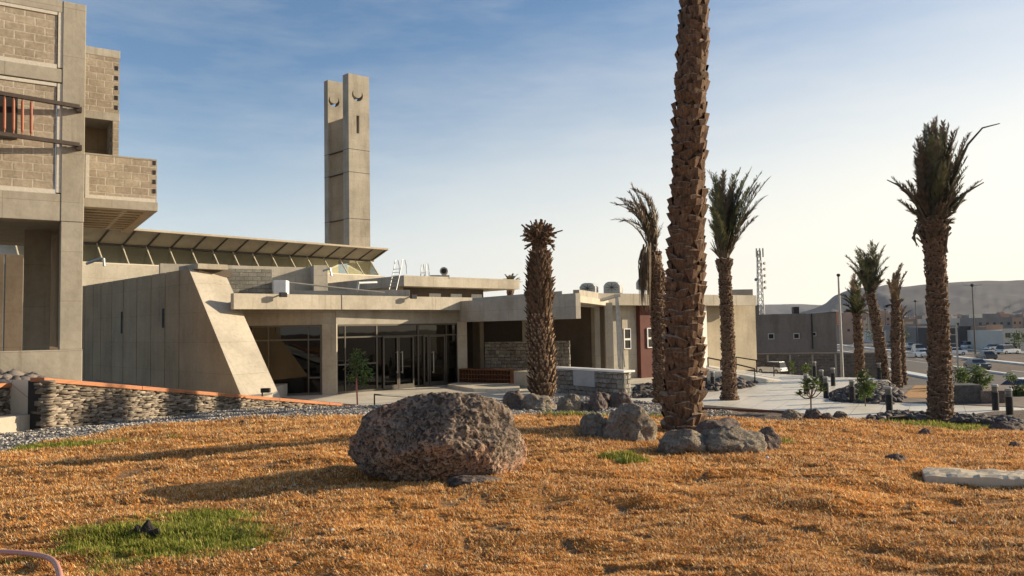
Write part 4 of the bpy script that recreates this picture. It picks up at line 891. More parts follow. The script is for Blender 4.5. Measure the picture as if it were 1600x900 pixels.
for (pa, pb, y0, y1, off) in ((975.5, 985.5, 545, 514, .83), (1012, 1022, 543, 513, .56)):
    _, a, b = wseg(pa, pb, DARK, 'window', off, Zp(pa, y1, onl(RA2 + k2 * off, RB2 + k2 * off, pa)), Zp(pa, y0, onl(RA2 + k2 * off, RB2 + k2 * off, pa)), .05)
    w_ = _; mb = MB(); uu = (b - a).normalized(); z0, z1 = Zp(pa, y0, a), Zp(pa, y1, a)
    for f in (0, 1): p = a.lerp(b, f); mb.obox(p - uu * .03, p + uu * .03, .05, z0, z1, 0, -.03)
    for f in (0, .45, .5, 1): mb.obox(a, b, .05, z0 + (z1 - z0) * f - .025, z0 + (z1 - z0) * f + .025, 0, -.028)
    part('window_frame', mb, WHITE, w_)
for pxx in (990, 1075, 1115, 1150): mb = MB(); p = onl(RA2, RB2, pxx, 468); mb.obox(p, p + u2 * .03, .02, zR2, zR3 + .001, 0, -.004); part('joint_line', mb, CONC3, t)

# ---------------- grey plastered house and its yard wall
g0, g1, g2 = xy(P(1140, 478, 70)), xy(P(1186, 478, 69)), xy(P(1306, 489, 66.5)); zg1, zg2 = Zp(1186, 476, g1), Zp(1306, 488.8, g2)
t = thing('grey_house', 'dark grey rendered house with small square windows beyond the plaza', 'house', (g1.x, g1.y, -5))
mb = MB(); mb.prism([g0, g1, g1 + Vector((1, 9)), g0 + Vector((1, 9))], -5, zg1); part('wall', mb, GREYP, t, bevel=.02)
mb = MB(); mb.prism([g1, g2, g2 + Vector((1.5, 10)), g1 + Vector((1.5, 10))], -5, zg2); part('wall', mb, GREYP, t, bevel=.02)
mb = MB(); mb.prism([g2 + Vector((.02, 0)), g2 + Vector((.45, .2)), g2 + Vector((1.9, 10)), g2 + Vector((1.5, 10))], Zp(1308, 506, g2), zg2 + .1); part('side_panel', mb, REDW, t)
mb = MB(); mb.prism([g0 + Vector((1, 3)), g0 + Vector((3.1, 3)), g0 + Vector((3.1, 5)), g0 + Vector((1, 5))], zg1, Zp(1170, 452, xy(P(1170, 452, 73)))); part('stair_head', mb, PLAST, t)
for (px, py, s) in ((1173.5, 507, 4.4), (1174.5, 537, 4.4), (1205, 525.5, 4.6), (1244.5, 525, 4.4), (1272, 522, 3), (1146, 496, 3.5), (1147, 526, 3)):
    A, B = (g0, g1) if px < 1186 else (g1, g2); c_ = onl(A, B, px, py); uu = (B - A).normalized(); hw = s / 1200 * 69; z = Zp(px, py, c_)
    mb = MB(); mb.obox(c_ - uu * hw, c_ + uu * hw, .12, z - hw, z + hw, 0, -.03); w_ = part('window', mb, MORT, t)
    mb = MB(); hw *= .74; mb.obox(c_ - uu * hw, c_ + uu * hw, .1, z - hw, z + hw, 0, -.05); part('pane', mb, DARK, w_)
mb = MB(); p = onl(g1, g2, 1268, 510); mb.tube([(p.x, p.y - .1, Zp(1268, 545, p)), (p.x, p.y - .1, zg2)], .06, 6); part('drainpipe', mb, BLACK, t)
mb = MB(); p = xy(P(1240, 480, 70)); mb.prism([p, p + Vector((.5, 0)), p + Vector((.5, .5)), p + Vector((0, .5))], zg2 - .1, Zp(1240, 479.5, p)); part('chimney', mb, BLACK, t)
y0_, y1_ = xy(P(1120, 553, 53)), xy(P(1386, 551, 51)); zy = Zp(1300, 552, xy(P(1300, 552, 52)))
t = thing('yard_wall', 'long grey block yard wall between the plaza and the grey house', 'wall', (y0_.x, y0_.y, -3)); mb = MB(); mb.obox(y0_, y1_, .25, -3.2, zy - .05); part('blockwork', mb, BLOCKD, t)
mb = MB(); mb.obox(y0_, y1_, .31, zy - .05, zy + .05, 0, -.03); part('coping', mb, GREYP, t)
for px in (1164, 1198, 1233, 1268, 1304, 1345): p = onl(y0_, y1_, px, 560); mb = MB(); mb.obox(p, p + Vector((.35, -.01)), .2, -3.2, zy - .06, 0, -.02); part('pier', mb, CONC2, t)
# ================================================================ ROCKS
def rock_mesh(name, w, d, h, seed, mat, sub=4, rough=.16, flat=.25, planes=7, fine=.03, skew=(0, 0)):
    bm = bmesh.new(); bmesh.ops.create_icosphere(bm, subdivisions=sub, radius=1); r_ = random.Random(seed); off = Vector((r_.random() * 50, r_.random() * 50, r_.random() * 50))
    pl = []
    for i in range(planes):
        v = Vector((r_.gauss(0, 1), r_.gauss(0, 1), abs(r_.gauss(0, .8)))).normalized(); pl.append((v, r_.uniform(.68, .9)))
    for v in bm.verts:
        p = v.co.copy(); n_ = p.normalized()
        for (q, dd) in pl:
            k_ = p.dot(q)
            if k_ > dd: p -= q * (k_ - dd) * .85
        f = 1 + rough * 1.5 * noise.noise(p * 1.3 + off) + rough * .8 * noise.noise(p * 3.1 + off) + rough * .4 * noise.noise(p * 7 + off)
        rg = 1 - abs(noise.noise(p * 5.2 + off)) * 2; f += fine * rg + fine * .6 * noise.noise(p * 18 + off) + fine * .5 * noise.noise(p * 36 + off)
        p = p * f
        if p.z < -flat: p.z = -flat + (p.z + flat) * .25
        if sub >= 5: p = p * (1 + .02 * (1 - 2 * abs(noise.noise(p * 11 + off))))
        v.co = Vector((p.x * w / 2 + p.z * skew[0], p.y * d / 2 + p.z * skew[1], p.z))
    zs_ = [v.co.z for v in bm.verts]; z0, z1 = min(zs_), max(zs_); xs = [v.co.x for v in bm.verts]; x0, x1 = min(xs), max(xs)
    for v in bm.verts: v.co.z = (v.co.z - z0) / (z1 - z0) * h; v.co.x = (v.co.x - (x0 + x1) / 2) * w / (x1 - x0)
    me = bpy.data.meshes.new(name); bm.to_mesh(me); bm.free(); me.materials.append(mat)
    me.polygons.foreach_set('use_smooth', [sub > 4] * len(me.polygons)); return me
def rock(px, ybase, w_px, h_px, d, label, mat, seed, name='rock', sink=.12, depth=.8, sub=4, **kw):
    p = on_ground(px, ybase, d); d = p.y; w = w_px / 1200 * d; h = h_px / 1200 * d
    me = rock_mesh(name, w, w * depth, h * (1 + sink), seed, mat, sub, **kw); o = link(name, me, None, (p.x, p.y + w * depth * .35, min(p.z, H(p.x, p.y + w * depth * .35)) - h * sink)); return tag(o, label, 'rock')
# the big boulder: its outline in the photograph is a broad loaf, high right of centre, undercut at both ends
def boulder():
    ol = [(115, 560), (118, 500), (135, 460), (180, 405), (215, 365), (230, 320), (290, 270), (340, 248), (420, 225), (500, 200), (570, 188), (650, 172), (720, 156), (780, 150), (900, 140), (1040, 150), (1100, 175), (1150, 210), (1205, 255), (1250, 310), (1272, 400), (1310, 440), (1335, 510), (1362, 590), (1342, 670), (1290, 715), (1250, 740), (1100, 770), (950, 792), (780, 795), (620, 788), (480, 755), (400, 715), (270, 695), (200, 665), (150, 610)]
    cx_, cz_ = 730, 500; D = 8.15; k_ = D / 1200 / 4.5
    an = []; rr = []
    for x, y in ol: dx, dz = (x - cx_) * k_, (cz_ - y) * k_; an.append(math.atan2(dz, dx)); rr.append(math.hypot(dx, dz))
    o_ = np.argsort(an); an = np.array(an)[o_]; rr = np.array(rr)[o_]
    bm = bmesh.new(); bmesh.ops.create_icosphere(bm, subdivisions=7, radius=1); off = Vector((3.1, 8.7, 1.3))
    facets = [(Vector(q).normalized(), dd) for q, dd in (((-.25, -.8, .6), .80), ((.55, -.75, .3), .84), ((-.7, -.6, -.1), .84), ((.1, -.9, -.45), .82), ((.2, .5, .8), .8), ((.9, -.35, -.1), .86), ((-.45, -.7, -.6), .85))]
    for v in bm.verts:
        n_ = v.co.normalized(); e = .82; p = Vector([math.copysign(abs(c) ** e, c) for c in n_]); r0 = math.hypot(p.x, p.z); m = max(abs(p.y), 0)
        rad = float(np.interp(math.atan2(n_.z, n_.x), an, rr, period=2 * math.pi))
        s_ = math.sqrt(max(0, 1 - abs(n_.y) ** 2.3)); q = Vector((n_.x, 0, n_.z)); q = q.normalized() if q.length > 1e-6 else Vector((1, 0, 0))
        p = Vector((q.x * rad * s_, n_.y * .60, q.z * rad * s_)); un = Vector((p.x / .95, p.y / .6, p.z / .5))
        for f_, dd in facets:
            h_ = un.dot(f_)
            if h_ > dd: un -= f_ * (h_ - dd) * .7
        p = Vector((un.x * .95, un.y * .6, un.z * .5)); w = p * 2.0
        def rid(v_, k_): return 1 - 2 * abs(noise.noise(v_ * k_ + off))
        cell = noise.voronoi(w * 4.2 + Vector((0, 0, w.x * .6)), distance_metric='DISTANCE', exponent=2.5)[0]; c2_ = noise.voronoi(w * 10.5, distance_metric='DISTANCE', exponent=2.5)[0]
        d = .040 * noise.noise(w * 1.2 + off) + .022 * noise.noise(w * 2.7 + off) + .012 * noise.noise(w * 6 + off)
        d += .045 * min(cell[1] - cell[0], .32) + .018 * min(c2_[1] - c2_[0], .4) - .02
        d += .008 * rid(w, 14) + .006 * noise.noise(w * 30 + off) + .005 * noise.noise(w * 60 + off)
        d -= .07 * max(0, noise.noise(w * 2.2 + off * 2) - .3)
        v.co = p + n_ * d
    me = bpy.data.meshes.new('boulder'); zmin = min(v.co.z for v in bm.verts); bm.to_mesh(me); bm.free(); me.materials.append(ROCKR); me.polygons.foreach_set('use_smooth', [True] * len(me.polygons))
    c = P(520 + cx_ / 4.5, 580 + cz_ / 4.5, D); g = H(c.x, c.y); me.transform(Matrix.Translation((0, 0, -zmin))); z = c.z + zmin
    o = link('boulder', me, None, (c.x, c.y, min(z, g + .02))); tag(o, 'huge pitted reddish-brown boulder lying alone on the dry lawn', 'boulder')
boulder()
RK = [  # px, y base, w, h, depth, label, mat
 (934, 683, 58, 38, 12.0, 'round grey lava rock at the left end of the group beside the big palm', ROCKG), (988, 690, 88, 60, 12.9, 'tallest grey pitted rock left of the big palm trunk', ROCKG),
 (972, 686, 46, 32, 11.7, 'grey pointed rock in front of the tallest rock left of the big palm', ROCKG), (1006, 690, 36, 22, 11.6, 'small black split rock with a white streak beside the big palm', ROCKB),
 (1080, 707, 100, 37, 11.0, 'wide low grey rock directly in front of the big palm base', ROCKG), (1152, 707, 104, 42, 11.3, 'slanting grey ridged rock right of the big palm base', ROCKG),
 (1126, 688, 84, 34, 12.4, 'brown flat-topped rock just behind the slanting grey rock by the big palm', ROCKB), (1198, 702, 52, 34, 11.7, 'rough small rock at the right end of the big palm rock group', ROCKB),
 (918, 676, 26, 18, 12.2, 'small dark stump-like rock at the outer left of the palm rock group', ROCKB), (1048, 684, 22, 10, 11.4, 'small loose stone between two grey rocks under the big palm', ROCKB),
 (804, 640, 38, 30, 18.5, 'pale cream angular rock left of the stubby palm', ROCKB), (842, 641, 62, 25, 17.8, 'long flat grey rock in front of the stubby palm base', ROCKG), (890, 642, 38, 27, 18.2, 'rugged grey rock right of the stubby palm base', ROCKG),
 (936, 643, 30, 30, 17.0, 'upright brown rock in the row between stubby palm and big palm', ROCKB), (944, 636, 46, 26, 19.5, 'dark sloping rock behind the upright brown rock', ROCKB), (972, 637, 38, 26, 19.0, 'reddish rock below the corner of the stone counter', ROCKB),
 (912, 641, 30, 14, 17.5, 'low dark broken rock beside the upright brown rock', ROCKB), (1240, 656, 34, 16, 15.4, 'grey rock at the plaza edge left of the young plumeria', ROCKG), (1275, 656, 30, 17, 15.5, 'blocky brown-grey rock at the foot of the young plumeria', ROCKB),
 (1296, 657, 24, 13, 15.8, 'dark small rock right of the plumeria foot', ROCKB), (1316, 658, 28, 15, 15.9, 'split dark rock at the right end of the plumeria rock row', ROCKB),
 (1405, 721, 32, 12, 9.9, 'small brown rock alone in the dry grass left of the pale slab', ROCKB), (1590, 705, 22, 14, 11.4, 'brown pyramid-shaped stone at the right edge of the lawn', ROCKB), (1447, 677, 18, 10, 15.3, 'small dark cone stone in the green tuft before the right palm', ROCKB),
 (1583, 675, 50, 16, 16.3, 'low dark rock in the green strip at the right edge', ROCKB), (1200, 718, 10, 5, 10.2, 'tiny white stone in the grass below the palm rocks', m_simple('white_stone', (.6, .58, .54), .8)),
 (378, 664, 16, 7, 15.4, 'small dark stone at the gravel edge in front of the stone wall', ROCKB), (740, 762, 92, 16, 7.45, 'flat buried brown stone slab under the front of the boulder', ROCKB),
]
for i, r_ in enumerate(RK): rock(r_[0], r_[1], r_[2], r_[3], r_[4], r_[5], r_[6], 100 + i * 7, sub=5 if r_[2] > 45 else 4)
# three little black lava stones in the green patch
for (px, y, w, h, l) in ((228, 838, 22, 25, 'tallest of the three little black lava stones in the green grass patch'), (214, 836, 14, 15, 'left one of three little black lava stones in the green patch'), (243, 838, 12, 12, 'right one of three little black lava stones in the green patch')):
    rock(px, y, w, h, 6.0, l, m_rock('black_stone', (.03, .028, .025), (.06, .055, .05), (.10, .09, .08), 5, .8), int(px), sink=.1)
# pale stone slab at the right
c = on_ground(1560, 765, 7.75); mb = MB()
A = on_ground(1446, 756, 7.9); B = on_ground(1760, 772, 7.75); u = xy(B - A).normalized(); k = Vector((-u.y, u.x)); Ln = (B - A).length; r_ = random.Random(4)
N = 34; front = []; back = []
for i in range(N + 1):
    f = i / N; front.append(xy(A) + u * Ln * f + k * r_.uniform(-.012, .012)); back.append(xy(A) + u * Ln * f + k * (.50 + .03 * math.sin(f * 9) + r_.uniform(-.02, .02)))
zb_ = min(A.z, B.z) - .04; zt0, zt1 = A.z + .10, B.z + .12
for i in range(N):
    f0_, f1_ = i / N, (i + 1) / N; z0 = zt0 + (zt1 - zt0) * f0_; z1 = zt0 + (zt1 - zt0) * f1_; NB = 7
    for j in range(NB):
        def pt(i_, j_, z):
            q = front[i_].lerp(back[i_], j_ / NB); e = min(i_, N - i_, 2) / 2; ej = min(j_, NB - j_, 1)
            return (q.x, q.y, z - .018 * (1 - ej) - .018 * (1 - e) + .022 * (noise.noise(Vector((q.x * 5, q.y * 7, 1))) ) + .012 * noise.noise(Vector((q.x * 16, q.y * 22, 4))))
        mb.add([pt(i, j, z0), pt(i + 1, j, z1), pt(i + 1, j + 1, z1), pt(i, j + 1, z0)], [(0, 1, 2, 3)])
    t0_ = pt(i, 0, z0) if False else None
    e0 = (front[i].x, front[i].y, zb_); e1_ = (front[i + 1].x, front[i + 1].y, zb_)
    j = 0; mb.add([e0, e1_, pt(i + 1, 0, z1), pt(i, 0, z0)], [(0, 1, 2, 3)]); mb.add([(back[i].x, back[i].y, zb_), (back[i + 1].x, back[i + 1].y, zb_), pt(i + 1, NB, z1), pt(i, NB, z0)], [(3, 2, 1, 0)])
for i_, o_ in ((0, 1), (N, 0)):
    ring = [pt(i_, j, zt0 if i_ == 0 else zt1) for j in range(NB + 1)]; mb.add([(front[i_].x, front[i_].y, zb_), (back[i_].x, back[i_].y, zb_)] + ring[::-1], [tuple(range(len(ring) + 2))])
SLABM = m_rock('pale_slab_stone', (.50, .46, .39), (.60, .56, .48), (.66, .62, .54), 2.0, .35)
single('stone_slab', mb, m_concrete('slab_limestone', (.55, .46, .34), .35, 0.2, False), 'long pale cream stone slab lying on the dry grass at the right edge', 'slab', (A.x, A.y, A.z))
# pink hose pipe lower left
hp = [on_ground(x, y, d) + Vector((0, 0, .045)) for x, y, d in ((-160, 872, 5.45), (-60, 872, 5.45), (20, 876, 5.42), (60, 879, 5.40), (82, 888, 5.3), (92, 905, 5.15), (96, 940, 4.85), (100, 1000, 4.4))]
mb = MB(); sp = []
for i in range(len(hp) - 1):
    for j in range(4):
        t_ = j / 4; p0_, p1_, p2_, p3_ = hp[max(i - 1, 0)], hp[i], hp[i + 1], hp[min(i + 2, len(hp) - 1)]
        sp.append(.5 * ((2 * p1_) + (p2_ - p0_) * t_ + (2 * p0_ - 5 * p1_ + 4 * p2_ - p3_) * t_ * t_ + (3 * p1_ - p0_ - 3 * p2_ + p3_) * t_ ** 3))
mb.tube(sp, .019, 12); single('hose', mb, m_simple('pink_rubber', (.50, .25, .20), .45, .1, 5), 'dusty pink hose pipe curving through the grass at lower left', 'hose', (sp[4].x, sp[4].y, 0), smooth=True)
# rubble mounds of lava stones beside the path
def rubble(label, poly, hmax, n, seed, s=(.16, .38), peak=None, FZ=FZ):
    r_ = np.random.default_rng(seed); xs = [p[0] for p in poly]; ys = [p[1] for p in poly]; pos = []; size = []
    pe = poly + [poly[0]]
    while len(pos) < n:
        x = r_.uniform(min(xs), max(xs)); y = r_.uniform(min(ys), max(ys))
        if not inpoly(np.array([x]), np.array([y]), poly)[0]: continue
        d_ = dist_seg(np.array([x]), np.array([y]), poly, True)[0]; z = min(d_ / 1.1, 1) * hmax
        a = r_.uniform(*s); pos.append((x, y, FZ + .02 + z)); size.append((a, a * .75, a * .6))
    t = thing('stone_mound', label, 'rockery', (*poly[0], FZ)); me = stones_mesh('stones', pos, size, LAVA, seed=seed); me.transform(Matrix.Translation((-poly[0][0], -poly[0][1], -FZ))); link('stones', me, t)
    mb = MB(); n_ = len(poly); c_ = sum((Vector(p) for p in poly), Vector((0, 0))) / n_
    inner = [Vector(p).lerp(c_, .38) for p in poly]; mb.add([(p[0], p[1], FZ - .3) for p in poly] + [(p.x, p.y, FZ + hmax * .8) for p in inner], [(i, (i + 1) % n_, n_ + (i + 1) % n_, n_ + i) for i in range(n_)] + [tuple(range(n_, 2 * n_))]); part('earth', mb, m_simple('earth', (.11, .085, .065), .95, .3, 3), t)
rubble('lava-stone rockery mound between the two pale paths at right', [gp(1300, 627), gp(1345, 630), gp(1392, 632), gp(1413, 622), gp(1400, 606), gp(1385, 599), gp(1335, 607), gp(1300, 614)], .34, 620, 5)
rubble('dark stone bed below the ramp handrail behind the tall palms', [gp(1094, 612), gp(1120, 612), gp(1178, 605), gp(1180, 597), gp(1128, 592), gp(1096, 596)], .35, 380, 6)
rubble('dark stone bed behind the stone counter beside the oxblood wall', [gp(990, 622), gp(1045, 622), gp(1045, 606), gp(992, 604)], .25, 220, 16)
rubble('low dark stone border between the path and the right palm bed', [gp(1345, 657), gp(1400, 653), gp(1470, 657), gp(1600, 664), gp(1600, 657), gp(1480, 650), gp(1390, 645)], .10, 420, 8, (.12, .3))
# soil bed beyond the path
mb = MB(); mb.prism([gp(1410, 629), gp(1480, 632), gp(1600, 637), gp(1720, 642), gp(1720, 606), gp(1560, 602), gp(1420, 603), gp(1400, 612)], -2.4, FZ + .02); single('soil_bed', mb, m_simple('bed_soil', (.17, .13, .10), .95, .3, 3, bump=.5), kind='structure')
mb = MB(); mb.prism([gp(1408, 622, FZ + .02), gp(1448, 622, FZ + .02), gp(1500, 612, FZ + .02), gp(1470, 603, FZ + .02), gp(1430, 602, FZ + .02)], FZ - .1, FZ + .03); single('dry_turf', mb, m_simple('turf', (.38, .20, .07), .95, .35, 9, bump=.6), kind='structure')
rubble('heap of dark broken stones above the low timber-capped wall at the left edge', [xy(P(-130, 580, 15.4)), xy(P(66, 588, 17.3)), xy(P(60, 580, 19.0)), xy(P(-130, 575, 18.5))], .22, 260, 26, (.15, .4), FZ=Zp(30, 587, xy(P(30, 587, 17.6))) - .12)
# ================================================================ PALMS
def boots_flat(mb, c, rad, z, h, w, n, out, r_, phase, lean=(0, 0)):
    for i in range(n):
        a = 2 * math.pi * (i + phase) / n + r_.uniform(-.08, .08); hh = h * r_.uniform(.8, 1.2); ww = w * r_.uniform(.85, 1.15) / rad / 2; oo = out * r_.choice([r_.uniform(.2, .6), r_.uniform(.7, 1.2), r_.uniform(.9, 1.5)]); zz = z + r_.uniform(-.28, .28) * h
        tl = r_.uniform(-.22, .22) * h; ww *= r_.uniform(.8, 1.15)
        def q(da, dr, dz): return (c.x + math.cos(a + da) * (rad + dr), c.y + math.sin(a + da) * (rad + dr), zz + dz)
        v = [q(0, -.01, -hh * .95), q(-ww * .75, oo * .18, -hh * .42 + tl), q(ww * .75, oo * .18, -hh * .42 - tl), q(-ww, oo * .55, 0 + tl), q(ww, oo * .55, 0 - tl), q(0, oo, .01), q(-ww * .7, -.02, .03 + tl), q(ww * .7, -.02, .03 - tl), q(0, oo * .55, -hh * .45)]
        mb.add(v, [(0, 8, 1), (0, 2, 8), (1, 8, 5, 3), (8, 2, 4, 5)], 0); mb.add(v, [(3, 5, 6), (5, 4, 7), (5, 7, 6)], 1 if r_.random() < .55 else 0)
def boots_spiky(mb, c, rad, z, h, w, n, out, r_, phase, elev=.95, pale=True):
    for i in range(n):
        a = 2 * math.pi * (i + phase) / n + r_.uniform(-.12, .12); L_ = h * r_.uniform(.75, 1.25); el = elev * r_.uniform(.75, 1.2); ww = w * r_.uniform(.8, 1.2) / 2
        o = Vector((math.cos(a), math.sin(a), 0)); tv = Vector((-math.sin(a), math.cos(a), 0)) ; d = o * math.cos(el) + Vector((0, 0, 1)) * math.sin(el); nn = o * math.sin(el) - Vector((0, 0, 1)) * math.cos(el)
        b = Vector((c.x, c.y, z + r_.uniform(-.3, .3) * h * .3)) + o * (rad - .03); tp = b + d * L_; th = w * .38
        v = [b - tv * ww * 1.3, b + tv * ww * 1.3, b + nn * th * 1.2, b - nn * th, tp - tv * ww * .62, tp + tv * ww * .62, tp + nn * th * .5 - d * L_ * .34, tp - nn * th * .2]
        mb.add(v, [(0, 2, 6, 4), (2, 1, 5, 6), (1, 3, 7, 5), (3, 0, 4, 7)], 0); mb.add(v, [(4, 6, 5), (4, 5, 7)], 1 if pale else 0)
def trunk_mesh(base, top, r0, r1, rs, h, w, out, seed, style='flat', bend=0.0, flare=.15, taper_out=1.0, side=Vector((1, 0, 0)), rfun=None, pale_until=1.0):
    mb = MB(); r_ = random.Random(seed); Ht = top.z - base.z; N = max(6, int(Ht / .25)); pts = []; rr = []
    def cen(f): return base.lerp(top, f) + side * bend * math.sin(math.pi * f)
    def rad(f):
        r = r0 + (r1 - r0) * f + flare * r0 * max(0, 1 - f * Ht / .5) ** 2
        return r * (rfun(f) if rfun else 1)
    for i in range(N + 1): f = i / N; pts.append(cen(f)); rr.append(rad(f) * .97)
    pts[0] = pts[0] - Vector((0, 0, .3)); mb.tube(pts, rr, 14, 2)
    z = h * .4; row = 0
    while z < Ht:
        f = z / Ht; c = cen(f); rd = rad(f); n = max(5, int(2 * math.pi * rd / (w * .80)))
        if style == 'flat': boots_flat(mb, c, rd, c.z, h, w, n, out * (1 - (1 - taper_out) * f), r_, row * .5 + r_.random() * .35)
        else: boots_spiky(mb, c, rd, c.z, h, w, n, out, r_, row * .5 + r_.random() * .1, elev=.95, pale=f < pale_until)
        z += rs; row += 1
    return mb
def frond(mb, b, az, el, Ln, droop, nl, ll, r_, m=0, curl=0.0, spread=.55, wl=.022, start=.12, rw=.03):
    p = Vector(b); pts = [p.copy()]; dirs = []; N = 14; e = el; a = az
    for i in range(N):
        d = Vector((math.cos(a) * math.cos(e), math.sin(a) * math.cos(e), math.sin(e))); dirs.append(d); p = p + d * Ln / N; pts.append(p.copy()); e -= droop / N * (.4 + 1.6 * i / N); a += curl / N
    dirs.append(dirs[-1]); mb.tube(pts, [rw * (1 - .85 * i / N) for i in range(N + 1)], 4, m, False)
    for i in range(nl):
        f = start + (1 - start) * (i + r_.random() * .6) / nl; f = min(f, .995); k_ = f * N; j = int(k_); q = pts[j].lerp(pts[min(j + 1, N)], k_ - j); d = dirs[j]
        s_ = d.cross(Vector((0, 0, 1)));
        if s_.length < .1: s_ = Vector((-math.sin(az), math.cos(az), 0))
        s_.normalize(); up = s_.cross(d).normalized(); l = ll * (.45 + .55 * math.sin(math.pi * min(1, f * .9 + .12))) * r_.uniform(.75, 1.1)
        for sg in (-1, 1):
            v = (d * r_.uniform(.75, 1.05) + s_ * sg * spread * r_.uniform(.6, 1.3) + up * r_.uniform(-.05, .45)).normalized(); n_ = v.cross(up); n_ = (n_ + Vector((r_.gauss(0, .3), r_.gauss(0, .3), r_.gauss(0, .3)))).normalized() * wl / 2
            md = q + v * l * .5; tp = q + v * l + Vector((0, 0, -1)) * l * r_.uniform(.02, .2)
            mb.add([q - n_ * .6, q + n_ * .6, md + n_, md - n_, tp], [(0, 1, 2, 3), (3, 2, 4)], m)
def palm(name, label, base, top, r0, r1, crown_fn, group=None, **kw):
    t = thing(name, label, 'palm tree', tuple(base), group); part('trunk', trunk_mesh(base, top, r0, r1, **kw), [BARK, BARKC, CORE], t, uv=False)
    if crown_fn:
        for nm_, mats, fn in crown_fn:
            mb = MB(); fn(mb); part(nm_, mb, mats, t, uv=False)
    return t
def gb_(px, py, d, z=FZ): p = P(px, py, d); return Vector((p.x, p.y, z))
# 1 big palm, its crown is above the picture
b = on_ground(1066, 676, 12.15); b.z -= .05; tpt = P(1090, -90, 12.0); 
def cr1(mb):
    r_ = random.Random(3); c = b.lerp(tpt, 1.18)
    for i in range(26): frond(mb, c, i * 2.4, r_.uniform(.7, 1.45), r_.uniform(2.2, 3.0), .5, 34, .38, r_, 0, wl=.03)
palm('palm_tree', 'huge close palm trunk with broad shaggy leaf stubs, running out of the picture top', b, b.lerp(tpt, 1.18), .285, .178, [('crown', [FROND], cr1)], rs=.112, h=.20, w=.235, out=.085, seed=3, style='flat', bend=-.03, flare=.12, taper_out=.55)
# 2 stubby palm without fronds
b = on_ground(849, 622, 22.8); t2 = P(843, 398, b.y)
def prof2(f): return 1.0 - .10 * f + (.22 * math.exp(-((f - .72) / .1) ** 2)) - (.25 * float(ss(.93, 1.0, np.array(f))))
def cr2(mb):
    r_ = random.Random(9)
    c = P(843, 366, 22.8); mb.tube([P(843, 404, 22.8), P(843, 366, 22.8)], [.17, .16], 12)
    for i in range(60): a = i * 2.4; q = P(843, 402 - i * .5, 22.8) + Vector((math.cos(a) * .15, math.sin(a) * .15, 0)); mb.bar(q, q + Vector((math.cos(a) * .08, math.sin(a) * .08, .14)), .09, .03)
    for i in range(200):
        a = r_.random() * 6.28; el = r_.uniform(-.5, 1.3); o = Vector((math.cos(a) * math.cos(el), math.sin(a) * math.cos(el), math.sin(el))); s = c + Vector((o.x * .26, o.y * .26, o.z * .14 - .02 + r_.uniform(-.22, .1)))
        e = s + o * r_.uniform(.12, .30) + Vector((0, 0, r_.uniform(-.03, .1))); mb.bar(s, e, .06, .035, r_.choice([0, 0, 1]))
    for (x, y) in ((879, 360), (815, 351), (813, 369), (866, 391), (838, 346), (862, 350)): mb.bar(P(x + (843 - x) * .6, 366, 22.8), P(x, y, 22.6), .05, .03)
palm('palm_tree', 'short frondless palm with spiky pale-tipped leaf stubs and a tufted cut top', b, t2, .29, .27, [('tuft', [BARK, BARKC], cr2)], rs=.095, h=.25, w=.12, out=.1, seed=8, style='spiky', flare=.0, rfun=prof2, bend=-.04, pale_until=.55)
# 3 dry leaning palm behind the big one
b = gb_(1031, 640, 24, FZ - .1); t3 = P(1020, 395, 24)
def cr3(mb):
    r_ = random.Random(4); c = P(1020, 405, 24)
    for i in range(16): frond(mb, c + Vector((r_.uniform(-.1, .1), r_.uniform(-.1, .1), r_.uniform(-.1, .2))), math.pi + r_.uniform(-.9, .9), r_.uniform(1.25, 1.75), r_.uniform(1.7, 2.5), r_.uniform(.5, 1.3), 44, .34, r_, r_.choice([0, 0, 1]), spread=.35, wl=.026)
    for (x, y) in ((960, 318), (968, 345), (985, 293), (972, 312), (980, 330)):
        e = P(x, y, 23.6); d = e - c; frond(mb, c, math.atan2(d.y, d.x), math.atan2(d.z, abs(d.x)) + .65, d.length * 1.12, 1.7, 50, .36, r_, r_.choice([0, 1]), spread=.5, wl=.028)
    for i in range(5): frond(mb, c + Vector((0, 0, .1)), r_.uniform(-1.5, .8), 1.35, r_.uniform(.8, 1.3), .4, 6, .12, r_, 0)
def sk3(mb):
    r_ = random.Random(14); c = P(1018, 385, 23.8)
    for i in range(85):
        a = r_.uniform(2.4, 4.4) if i % 4 else r_.random() * 6.28; rr = r_.uniform(.12, .34); x = c + Vector((math.cos(a) * rr, math.sin(a) * rr, r_.uniform(-.3, .1))); l = r_.uniform(.5, 2.0)
        mb.tube([x, x + Vector((math.cos(a) * .1, math.sin(a) * .05, -l * .5)), x + Vector((math.cos(a) * .03 - .05, 0, -l))], [.012, .016, .004], 3, 0, False)
palm('palm_tree', 'leaning palm behind the huge trunk, dead fronds swept left and a hanging dry skirt', b, t3, .20, .22, [('crown', [FRONDD, FRONDB], cr3), ('dry_skirt', [FRONDD], sk3)], rs=.085, h=.14, w=.13, out=.055, seed=12, style='flat', bend=.1, flare=.4, rfun=lambda f: 1.0 + .35 * math.exp(-((f - .84) / .07) ** 2))
